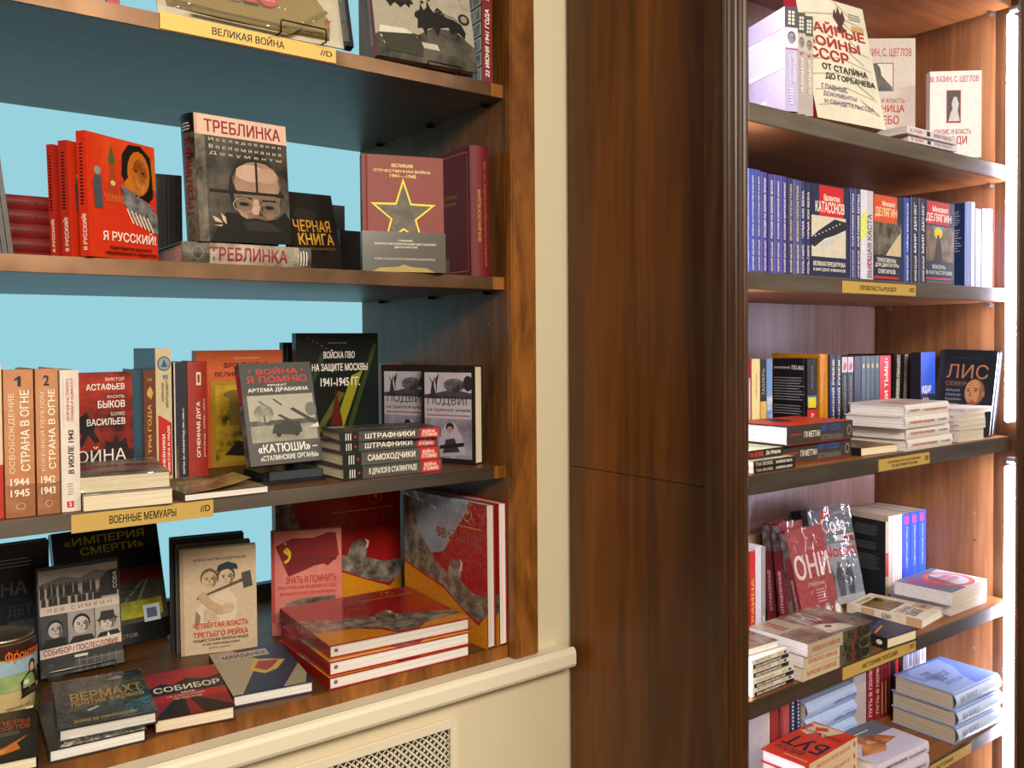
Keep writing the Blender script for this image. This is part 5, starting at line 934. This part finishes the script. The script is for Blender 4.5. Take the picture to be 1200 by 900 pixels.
# ================================================================ right case, third shelf, back row
QS = [('#7a1a20', [R(.3, .1, .7, .8, '#c2b8a8')], 'dark red spine sliver at far left of third right shelf'),
      ('#c9b06a', [R(0, .35, 1, 1, '#d8c68c'), R(0, 0, 1, .35, '#c8241e'), T('РОССИЯ', .3, .05, .7, .30, WH, 1, 90), T('ДЖОНСОН', .4, .6, .7, .85, '#6a5a34', 0, 90)], 'cream and red spine left of third right shelf'),
      ('#2b2a2a', [R(0, 0, 1, .34, '#c8241e'), R(0, .36, 1, .55, '#c9a84c'), T('ТАЛЛЕРЪ', .3, .62, .7, .90, '#b8b2a4', 0, 90), T('НА СТРАЖЕ', .3, .04, .7, .30, WH, 1, 90)], 'black, yellow and red banded spine in the back row'),
      ('#6a94c8', [R(0, 0, 1, .34, '#c8241e'), R(0, .36, 1, .6, ('#4a78b8', '#c2d0e0', 30.0)), T('РОССИЯ', .3, .04, .7, .30, WH, 1, 90)], 'light blue and red spine beside the black back cover'),
      None,
      ('#1a1e2c', [R(0, .0, .35, .7, '#24408c'), T('БАГАМСКИЙ РУБЕЖ', .35, .10, .80, .95, WH, 1, 90)], 'left copy of black and white lettered spine beside the ochre book'),
      ('#1a1e2c', [R(0, .0, .35, .7, '#24408c'), T('БАГАМСКИЙ РУБЕЖ', .35, .10, .80, .95, WH, 1, 90)], 'right copy of black and white lettered spine beside the ochre book'),
      ('#1c1c1e', [R(0, .82, 1, 1, '#c2bcc0'), P('#c8242c', .2, .85, .5, .95, .8, .90, .6, .84), R(0, 0, 1, .30, ('#5c5470', '#c2bcd0', 30.0)), T('ДАЛЬНИЙ РУБЕЖ', .35, .33, .7, .78, '#a8a4a4', 0, 90)], 'left black spine topped by a white block with red bird'),
      ('#1c1c1e', [R(0, .82, 1, 1, '#c2bcc0'), P('#c8242c', .2, .85, .5, .95, .8, .90, .6, .84), R(0, 0, 1, .30, ('#5c5470', '#c2bcd0', 30.0)), T('ДАЛЬНИЙ РУБЕЖ', .35, .33, .7, .78, '#a8a4a4', 0, 90)], 'right black spine topped by a white block with red bird'),
      ('#141c34', [], 'plain midnight blue spine in the middle of back row'),
      ('#3a5058', [R(0, 0, 1, .42, '#a8b0a8'), E(.5, .88, .25, .03, '#b5a25c'), T('ИСТОРИЯ', .3, .10, .7, .36, '#4a5450', 0, 90)], 'first of four slate and grey spines'),
      ('#3a5058', [R(0, 0, 1, .42, '#a8b0a8'), E(.5, .88, .25, .03, '#b5a25c'), T('ИСТОРИЯ', .3, .10, .7, .36, '#4a5450', 0, 90)], 'second of four slate and grey spines'),
      ('#33484f', [R(0, 0, 1, .42, '#9cb0b8'), E(.5, .88, .25, .03, '#b5a25c'), T('ИСТОРИЯ', .3, .10, .7, .36, '#4a5450', 0, 90)], 'third of four slate and grey spines'),
      ('#33484f', [R(0, 0, 1, .42, '#9cb0b8'), E(.5, .88, .25, .03, '#b5a25c'), T('ИСТОРИЯ', .3, .10, .7, .36, '#4a5450', 0, 90)], 'fourth of four slate and grey spines'),
      ('#c8202a', [T('СВЕТОЧИ ТЬМЫ', .42, .06, .74, .93, WH, 1, 90), P(WH, .5, .95, .6, .98, .7, .95)], 'thick scarlet spine with white vertical title')]
for i, q in enumerate(QS):
    if q: book('q%02d' % (i + 1), q[2], q[0], spine=[R(0, 0, 1, 1, q[0])] + q[1], kind='pb' if i in (7, 8) else 'hc')
book('blackback', 'black book in back row turned to show white text on its back cover', '#15161c', pages='grey', spine=[R(0, 0, 1, 1, '#26262a'), R(0, .46, 1, .58, '#2c6ab0'), R(.1, .44, .9, .56, '#d8c81c'), R(0, 0, 1, .42, '#c8241e'), T('ПУТЬ К МИРУ', .4, .03, .7, .38, WH, 1, 90), T('МОРДАШОВ', .4, .66, .65, .92, '#8a8a8a', 0, 90)], back=[T('ПО ОТЕЧЕСТВЕННОЙ', .04, .88, .50, .91, WH, 1), T('ПО-862', .56, .87, .90, .92, WH, 1), LINES(.04, .50, .94, .78, 9, '#9c9ca4', .3), LINES(.04, .34, .94, .46, 4, '#9c9ca4', .3)])
book('orange', 'ochre yellow book enclosing the black back cover from behind', '#d08a1c', spine=[T('РЕАЛЬНОСТЬ 1914-2001', .40, .08, .62, .80, '#8a5410', 0, 90)], back=[R(0, 0, .94, 1, '#c88418')])
for i in range(4):
    book('lean%d' % i, ORD[i] + ' of four black and silver spines leaning right before the blue topped book', '#1a191b', group='leaning black and silver spines', spine=[R(.40, .30, .95, 1, ('#6a6668', '#a8a4a6', 30.0)), T('ЧЕРНЫЙ ПИАР', .42, .36, .80, .94, '#c83038' if i % 2 else WH, 1, 90), T('В СССР', .30, .06, .80, .28, WH, 1, 90)])
book('bluebar', 'book with bright blue upper cover and white letters behind the leaning spines', '#101828', front=[R(0, .50, 1, 1, '#1648b0'), R(0, 0, 1, .5, '#0e1626'), T('ИДАР', .10, .50, .72, .60, WH, 1), T('АН', .10, .36, .50, .46, WH, 1)])
LF = [R(0, 0, 1, 1, '#20242e'), R(0, 0, .08, 1, '#2e3440'), T('ВАЛЕРИЙ ГОРБУНОВ', .26, .90, .80, .92, '#4a5260'), T('ЛИС', .16, .66, .88, .83, '#b87c4c'), T('СЕВЕРА', .16, .57, .60, .62, '#a86e44'), T('БОЛЬШАЯ', .18, .50, .42, .525, '#b8b4b4'), T('СТРАТЕГИЯ', .18, .445, .44, .47, '#b8b4b4'), T('ВЛАДИМИРА', .18, .39, .46, .415, '#b8b4b4'), T('ПУТИНА', .24, .34, .42, .36, '#b8b4b4')] + \
     [E(.69, .51, .165, .155, '#6a5648'), E(.665, .50, .155, .15, '#c08862'), P('#8f5c40', .76, .60, .83, .52, .80, .40, .72, .35, .76, .46), P('#6a4a38', .53, .535, .60, .55, .60, .538, .53, .523), P('#6a4a38', .66, .552, .75, .545, .75, .533, .66, .538), E(.575, .515, .022, .009, '#1c1614'), E(.70, .52, .025, .009, '#1c1614'), P('#8f5c40', .615, .52, .63, .45, .585, .445), R(.57, .40, .67, .407, '#6a3428'), E(.835, .48, .022, .035, '#a8724e'), P('#8f5c40', .55, .37, .62, .345, .74, .36, .68, .40), P('#3a4050', .50, .25, .58, .34, .80, .34, .92, .26, .92, .12, .5, .12)]
for k, l in (('lis', 'dark slate book with a man\'s head and copper title, leaning at shelf end'), ('lis2', 'second copy of dark slate book behind, white fore-edge in the light')):
    book(k, l, '#20242e', front=LF if k == 'lis' else None, pages='white', group='dark slate books at the end of the third right shelf', rough=.3)
for k, l in (('get1', 'upper of two thick lying books with orange-red cover and grey spine'), ('get2', 'lower of two thick lying books with orange-red cover and grey spine')):
    book(k, l, '#3a3432', group='thick grey-spined books lying on the third right shelf', front=[R(0, 0, 1, 1, '#cf3a1e'), P('#3a2c28', .40, .55, .62, .72, .80, .62, .95, .66, .90, .40, .60, .46), P('#7a4a8a', .1, .3, .3, .34, .28, .22, .1, .2), P('#7a4a8a', .3, .7, .5, .76, .5, .70)],
         spine=[R(0, 0, 1, 1, '#3c3634'), R(.0, 0, .05, 1, '#8e1a18'), T('ГИ МЕТТАН', .34, .52, .66, .76, '#e0d8cc', 1, -90), T('МИР - РОССИЯ', .56, .20, .90, .50, '#2c58a8', 1, -90), T('ИСТОРИЯ И ВОЙНА', .10, .16, .46, .50, '#7a7470', 1, -90), ('ring', .5, .06, .26, .032, '#d8d0c8'), R(.5, .80, .58, .96, '#a82a24')])
for k, l in (('kv1', 'topmost thin lying book with yellowish cover at far left of third right shelf'), ('kv2', 'middle thin lying book at far left of third right shelf'), ('kv3', 'lowest thin lying book at far left of third right shelf')):
    book(k, l, '#23201f', kind='pb', pages='cream', group='thin dark lying books', front=[R(0, 0, 1, 1, ('#8a8a5c', '#c9c69a', 14.0))], spine=[T('ТЫ ВОВЕ', .25, .55, .8, .96, '#c83a34' if k == 'kv1' else '#c9b0a8', 1, -90), T('До Жерла' if k == 'kv1' else 'ЗНОЙНОЕ ВИНО', .25, .08, .8, .48, WH, 1, -90)])
book('brownpb', 'brown camouflage patterned paperback lying above the third shelf label', '#4a3a28', kind='pb', pages='cream', front=[R(0, 0, 1, 1, ('#3a2a20', '#b08a4c', 16.0, '#6a5434'))], spine=[R(0, 0, 1, 1, '#1a1a1c'), E(.5, .3, .3, .05, WH)])
for i in range(4):
    k = 'w%d' % (i + 1)
    book(k, ('topmost', 'second from top', 'third from top', 'lowest')[i] + ' white hardback in the tall lying stack on third right shelf', '#dad2cc', group='stack of white hardbacks', bulge=.003, pages='white', front=[R(0, 0, 1, 1, '#d8cfc8'), R(.1, .1, .7, .9, ('#b08478', '#d8cfc8', 8.0)), P('#b03a34', .3, .6, .6, .7, .6, .8, .3, .75)],
         spine=[T('О ЧЕМ ЛУКАВЫЙ НЕ ПЛАЧЕТ', .35, .06, .60, .62, '#b8382e', 1, -90) if i == 0 else T('РУССКИЕ: РЕАЛЬНОЕ ИЛИ ВЫДУМКА', .35, .36, .62, .92, '#b8382e', 1, -90), T('КОНЦОВ Л.Л.', .38, .70, .58, .92, '#3a3434', 1, -90) if i == 0 else T('В.А. ДЫМОВ', .38, .08, .58, .28, '#3a3434', 1, -90)])
for i in range(5):
    k = 's%d' % (i + 1)
    book(k, ('topmost', 'second from top', 'third from top', 'fourth from top', 'thick lowest')[i] + ' small white booklet piled before the slate book', '#ddd8d8', kind='pb', pages='grey', group='pile of small white booklets', spine=[T('СВЕТЛЫЙ ИМПЕРИЯ', .3, .1, .7, .8, '#c03a44', 1, -90)])
# ================================================================ right case, fourth shelf
book('m01', 'red spine with gold lettering at far left of fourth right shelf', '#b02420', spine=[R(0, 0, 1, 1, '#b52a24'), T('УКРАИНА', .25, .10, .75, .72, '#c9a84c', 1, 90)], kind='pb')
book('m02', 'pale lilac-white spine beside the gold lettered red one', '#c9c2d0', kind='pb'); book('m03', 'grey spine with white lettering, third from left on fourth right shelf', '#8f8c90', spine=[T('РОССИЯ', .3, .05, .7, .3, WH, 1, 90)], kind='pb')
book('cream', 'cream and red book standing behind at far left of fourth right shelf', '#c9a67c', front=[R(0, 0, .7, 1, '#cdae84'), R(.7, 0, 1, 1, '#c03020')])
OHF = [R(0, 0, 1, 1, '#96303a'), T('ОНИ', .04, .50, .98, .74, '#d2c2c4', 1), T('ОТРАВЛЕННЫЕ', .30, .42, .75, .455, '#d8c0c2'), LINES(.48, .24, .72, .38, 5, '#d2a8ac', .3)] + [[E(.16 + .26 * i, .14, .10, .10, '#8d8a8c'), E(.16 + .26 * i, .15, .065, .06, '#d8d2cc'), R(.08 + .26 * i, .04, .24 + .26 * i, .08, '#b0242c'), P('#3a3638', .07 + .26 * i, .0, .10 + .26 * i, .06, .22 + .26 * i, .06, .25 + .26 * i, 0)] for i in range(4)]
for i, k in enumerate(('oh3', 'oh2', 'oh1')):
    book(k, ('foremost leaning wrapped dark red book with row of masked heads', 'middle leaning wrapped dark red book with big white letters', 'rearmost leaning wrapped dark red book with letters on its spine')[i], '#7c1f2a', front=OHF, wrap=True, rough=.2, group='shrink-wrapped dark red books', pages='grey',
         spine=[R(0, 0, 1, 1, '#7c1f2a'), R(0, .72, 1, .98, ('#2c2628', '#8a7c7c', 40.0)), T('ОТРАВЛЕННЫЕ', .3, .10, .65, .52, '#d8b8ba', 1, 90)])
CF = [R(0, 0, 1, 1, '#5c6670'), R(0, 0, 1, .62, ('#6a7480', '#8f98a4', 5.0)), T('Cosa', .26, .74, .84, .90, '#d8d2d4', 1), T('C', .22, .74, .42, .92, '#b82a30', 1), R(.52, .64, 1, .70, '#c2bcc0'), R(.74, .62, .98, .68, '#8e2a2c'), T('Nostra', .22, .48, .98, .61, '#b82a30', 1), R(.55, .92, .95, .95, '#7c8690'), R(.3, .93, .6, .97, '#c83a3c')] + [[P('#343a44', .22 + .22 * i, .06, .18 + .22 * i, .28, .24 + .22 * i, .38, .34 + .22 * i, .38, .38 + .22 * i, .28, .34 + .22 * i, .06), E(.29 + .22 * i, .40, .04, .03, '#4a4e58')] for i in range(3)] + [R(0, 0, 1, .08, '#a8aab4')]
book('cosa', 'slate grey leaning book with red and white title over walking men', '#4c5660', front=CF, pages='grey', rough=.2, wrap=True, group='slate grey books with walking men'); book('cosa2', 'hidden copy behind the slate grey leaning book', '#2b2c30', front=[R(0, 0, 1, 1, '#2e3036'), T('C', .05, .80, .22, .92, '#8a2a2c', 1)], group='slate grey books with walking men')
book('bbl', 'black book turned to show grey text blocks on its back, centre fourth right shelf', '#1c1e26', kind='pb', pages='grey', spine=[R(0, 0, 1, 1, '#b0a27c'), R(0, .3, 1, .6, '#b02a2a')], back=[R(0, 0, 1, 1, '#1e2028'), LINES(.1, .78, .85, .92, 7, '#6a6c76', .3), LINES(.1, .60, .85, .70, 4, '#6a6c76', .3), LINES(.1, .34, .85, .54, 8, '#6a6c76', .3)])
book('n00', 'thick cream page-edged book between black and white spines', '#c9bdb0', kind='pb', pages='grey')
for i, (c, l) in enumerate((('#efeaea', 'left white spine with thin red lettering'), ('#efeaea', 'right white spine with thin red lettering'), ('#2a4cc0', 'first royal blue spine from left'), ('#2a4cc0', 'middle royal blue spine'), ('#3050c8', 'last royal blue spine near the side panel'))):
    book('n%02d' % (i + 1), l + ' on fourth right shelf', c, kind='pb', pages='grey', group='white spines' if i < 2 else 'royal blue spines', spine=[R(0, 0, 1, 1, c)] + ([T('ОБОЛЕНСКИЙ', .4, .40, .62, .92, '#9a8a8a', 0, 90), T('ХРОНИКИ', .4, .08, .62, .38, '#c03a44', 0, 90)] if i < 2 else [R(.25, .86, .75, .96, '#d83a6a'), T('СОВЕТСКИЙ СОЮЗ', .42, .28, .64, .82, '#d8d8e8', 0, 90), R(.35, .05, .6, .10, WH)]))
book('bk1', 'upper thick paperback lying with red lettering and flaming ring on its cover', '#dfdce2', kind='pb', pages='grey', group='two thick paperbacks lying at the shelf end', front=[R(0, 0, 1, 1, '#6a7284'), P('#c2c8d8', .4, 0, 1, 0, 1, .9, .6, .8, .5, .4), ('ring', .62, .45, .34, .42, '#d8583a'), ('ring', .62, .45, .30, .37, '#e8744c'), T('МЕЧ', .05, .70, .40, .86, '#d0343c', 1), T('ПРОТИВ', .05, .52, .48, .66, '#d0343c', 1), T('ТРЕЗВО', .05, .34, .44, .48, '#d0343c', 1), T('СТАЛИН', .48, .50, .80, .62, '#d0343c', 1), T('ГИТЛЕР', .50, .34, .82, .46, '#d0343c', 1)])
book('bk2', 'lower thick paperback under the flaming ring cover', '#d8d4da', kind='pb', pages='grey', group='two thick paperbacks lying at the shelf end')
book('white', 'white lying book with dark picture and black lettering across its cover', '#ddd2c4', pages='white', front=[R(0, 0, 1, 1, '#e2d9cc'), R(.08, .45, .80, .85, ('#241c14', '#9a7c4c', 22.0)), R(.15, .88, .7, .94, '#b09a60'), T('ТАЙНАЯ', .10, .28, .62, .42, '#2a241e', 1), T('ЗЕМЛЯ', .10, .12, .56, .26, '#2a241e', 1), R(.66, .10, .94, .34, '#c9a684'), R(.70, .18, .90, .24, '#8a7a88')], spine=[R(0, 0, 1, 1, '#e0d6c8'), R(0, .0, 1, .2, '#c9a684'), T('БЛИН', .2, .4, .8, .52, '#1c1814', 1, -90), R(0, .62, 1, .8, '#c9a684')])
book('darkl', 'black lying book with coloured streaks and a white dot on its spine', '#26272f', pages='cream', front=[R(0, 0, 1, 1, '#2a2c36'), P('#3a4a9a', .1, .30, .9, .52, .9, .56, .1, .34), P('#c98a2c', .1, .22, .6, .36, .6, .40, .1, .26), P('#b02a2a', .2, .8, .5, .9, .6, .8), P('#e0c02c', .1, .7, .3, .82, .4, .72)], spine=[R(0, 0, 1, 1, '#202128'), E(.5, .12, .22, .05, WH), P('#3a9a4a', .3, .8, .6, .9, .6, .7), P('#e0c02c', .3, .7, .5, .78, .6, .66)])
for i, k in enumerate(('co1', 'co2', 'co3')):
    book(k, ('topmost', 'middle', 'lowest')[i] + ' thick wrapped book lying with a cream and dark photo spine', '#a8987c', kind='pb', pages='white', group='wrapped photo spine books lying at left front', rough=.22, wrap=i == 0,
         front=[R(0, 0, 1, 1, ('#4c4038', '#a89c88', 9.0, '#7a6c5e')), R(.5, .62, 1, 1, '#b5a894'), P('#c9beac', .05, .25, .40, .30, .42, .55, .1, .6), E(.28, .44, .13, .10, '#d8d0c0'), E(.28, .44, .05, .04, '#7a1e1c'), P('#6a2420', .2, .2, .6, .2, .6, .5, .4, .45), T('ОНИ', .50, .30, .95, .55, '#c2bab4', 1, 90), LINES(.55, .75, .95, .86, 2, '#b03a30', .5)],
         spine=[R(0, .48, 1, 1, '#bfae92'), T('ЗАПИСКИ О КАВКАЗЕ', .30, .52, .66, .94, '#a8382c', 1, -90), R(0, 0, 1, .48, ('#1c1a16', '#6a6252', 30.0)), R(0, .26, 1, .30, '#7a2a22'), E(.5, .10, .38, .07, '#2a2722')])
for i in range(4):
    k = 'vs%d' % (i + 1)
    book(k, ('second', 'third', 'fourth', 'lowest')[i] + ' lying book in the far left pile, white spine with black title band', '#d2c8b4', kind='pb', pages='cream', group='white and black spines lying at far left', spine=[R(0, 0, .45, .96, '#1c1a18'), T('ВАШ АЛЕКСЕЙ ВИКТОР', .08, .2, .38, .9, WH, 1, -90), T('ЖУКОВ' if i != 2 else 'ГРОЗНЫЙ', .56, .5, .88, .9, '#4a4238', 0, -90), R(.55, .06, .85, .14, '#2c4a9a'), R(.55, .18, .85, .30, '#b8a890')])
book('vs0', 'small brown wrapped book on top of the far left pile', '#6a584c', kind='pb', front=[R(0, 0, 1, 1, ('#4a3c34', '#8f8070', 14.0))], wrap=True, rough=.2)
# ================================================================ right case, fifth shelf
for i in range(3):
    k = 'inf%d' % (i + 1)
    book(k, ('topmost', 'middle', 'lowest')[i] + ' thick light blue book in the right pile close to the strip light', '#9cb4e8', pages='grey', bulge=.010, group='light blue pile at the right', rough=.35, front=[R(0, 0, 1, 1, '#9cb8f0'), P('#6a8cd8', .0, .0, 0, .5, .3, .4, .6, .2, 1, .1, 1, 0), P('#7c9ce0', .5, .8, .8, .9, 1, .7, 1, .95, .5, .95), R(.94, .0, 1, 1, '#5c7ec8'), T('ПЬЛОБ', .35, .62, .75, .78, '#4a5c9a', 1, -90), T('ИНЕЙ', .22, .45, .34, .80, '#4a5c9a', 0, -90), T('ТЬЛОГ', .45, .40, .60, .85, '#5c70a8', 1, -90)],
         spine=[R(.15, 0, .9, 1, '#c2d0f0'), T('МУ ВЕРОТ', .45, .55, .75, .92, '#8a94b8', 1, -90), R(.88, 0, .95, 1, '#7c90d0')])
for i in range(2):
    book('map%d' % (i + 1), ('upper' if i == 0 else 'lower') + ' of two lying pale lilac books with an orange map under the white title', '#cfc6da', pages='white', bulge=.002, group='pale lilac map books', front=[R(0, 0, 1, 1, '#c9c2de'), R(.62, .0, 1, .72, '#5c6878'), P(('#8a4a28', '#d8945c', 18.0), .30, .95, .55, .70, .80, .85, .92, .60, .70, .52, .60, .30, .40, .18, .35, .45, .20, .60), P('#d8a070', .45, .5, .6, .55, .5, .65), R(.80, .30, .82, .60, WH)], spine=[T('ВАЛЕНТИН ДОБРО', .3, .45, .6, .85, '#3a3444', 1, -90), T('БЕЗЫМЯННЫЙ', .3, .08, .6, .40, '#3a3444', 0, -90)])
for i in range(4):
    book('buk%d' % (i + 1), ('topmost', 'second from top', 'third from top', 'lowest')[i] + ' red book in the lying stack at lower left with cream spine', '#c63a26', kind='hc', pages='white', group='stack of red books at lower left', front=[R(0, 0, 1, 1, '#cb3c22'), P('#d8c4a0', .25, .02, .45, .30, .60, .20, .75, .35, .95, .30, .85, .10, .98, .05, .7, .02), P('#cb3c22', .5, .12, .7, .22, .8, .12, .6, .06), T('ИГОРЬ МАЛЫШЕВ', .08, .90, .58, .935, '#f0dcc8'), T('ВИКТОР', .30, .74, .90, .85, '#23384c', 1), T('БУТ', .08, .44, .92, .72, '#1e2c3a', 1), T('В ПОГОНЕ ЗА МЕЧТОЙ', .10, .22, .95, .29, '#2a1c18', 1)],
         spine=[R(0, 0, 1, .94, '#d2b894'), T('ВИКТОР БУТ В ПОГОНЕ ЗА МЕЧТОЙ', .3, .15, .68, .80, '#b8402c', 1, -90), E(.5, .06, .25, .02, '#b03a28')])
for i in range(4):
    book('lb%d' % (i + 1), ('topmost', 'second from top', 'third from top', 'lowest')[i] + ' powder blue round-spined volume lying behind the red stack', '#a3b8e0', bulge=.010, pages='grey', group='powder blue volumes lying at the back', rough=.35, spine=[T('А ВЕКЪ ГЕРОЕВ', .36, .04, .56, .50, '#5c6ca0', 1, -90), T('РОМАН', .64, .10, .72, .28, '#7c8cb8', 0, -90)])
for i, (c, l) in enumerate((('#b8b0a8', 'thin grey'), ('#8a2a30', 'dark red'), ('#a84a4c', 'rose red'), ('#1c2c50', 'navy lettered left'), ('#1c2c50', 'navy lettered right'))):
    book('z%02d' % (i + 1), l + ' spine in the short row above the red stack', c, spine=[R(0, 0, 1, 1, c)] + ([LINES(.3, .1, .7, .9, 20, '#c2cce0', .5)] if i > 2 else []), kind='pb')
book('cyanb', 'cyan book at far left of the fifth right shelf', '#2a94c8', front=[R(0, 0, 1, .5, ('#14648c', '#3aa8d8', 20.0)), LINES(.3, .2, .9, .7, 12, '#1c6c98', .3)])
YS = [('#b8b2b8', 'thick whitish page block'), ('#8e2430', 'maroon lettered'), ('#8e2430', 'maroon lettered'), ('#7a1c24', 'narrow maroon'), ('#6c1a20', 'narrow maroon'), ('#8a1c24', 'narrow maroon'), ('#1c1a24', 'black'), ('#d02a34', 'bright red'), ('#241c22', 'black'), ('#c9c4d4', 'pale grey'), ('#e8e4f0', 'white'), ('#c2c0d8', 'pale violet'), ('#f0ecf8', 'white')]
YP = ['between blue pile and maroon spines', 'left of the two wide ones', 'right of the two wide ones', 'first of three', 'second of three', 'third of three', 'next to the maroon ones', 'between two black spines', 'right of the bright red sliver', 'just right of the black one', 'behind the corner of blue pile', 'behind the blue pile', 'last in row beside side panel']
for i, (c, l) in enumerate(YS):
    book('y%02d' % i, l + ' spine in fifth shelf back row, ' + YP[i], c, kind='pb' if i else 'hc', spine=[R(0, 0, 1, 1, c)] + ([T('ПУТЬ В ПОЛИТИКУ', .3, .08, .75, .92, '#e0c8c0', 1, 90)] if i in (1, 2) else [R(.3, .05, .6, .45, '#c9a070')] if i in (3, 4, 5) else [R(.2, .5, .8, .8, '#8a94c0')] if i > 8 else []))
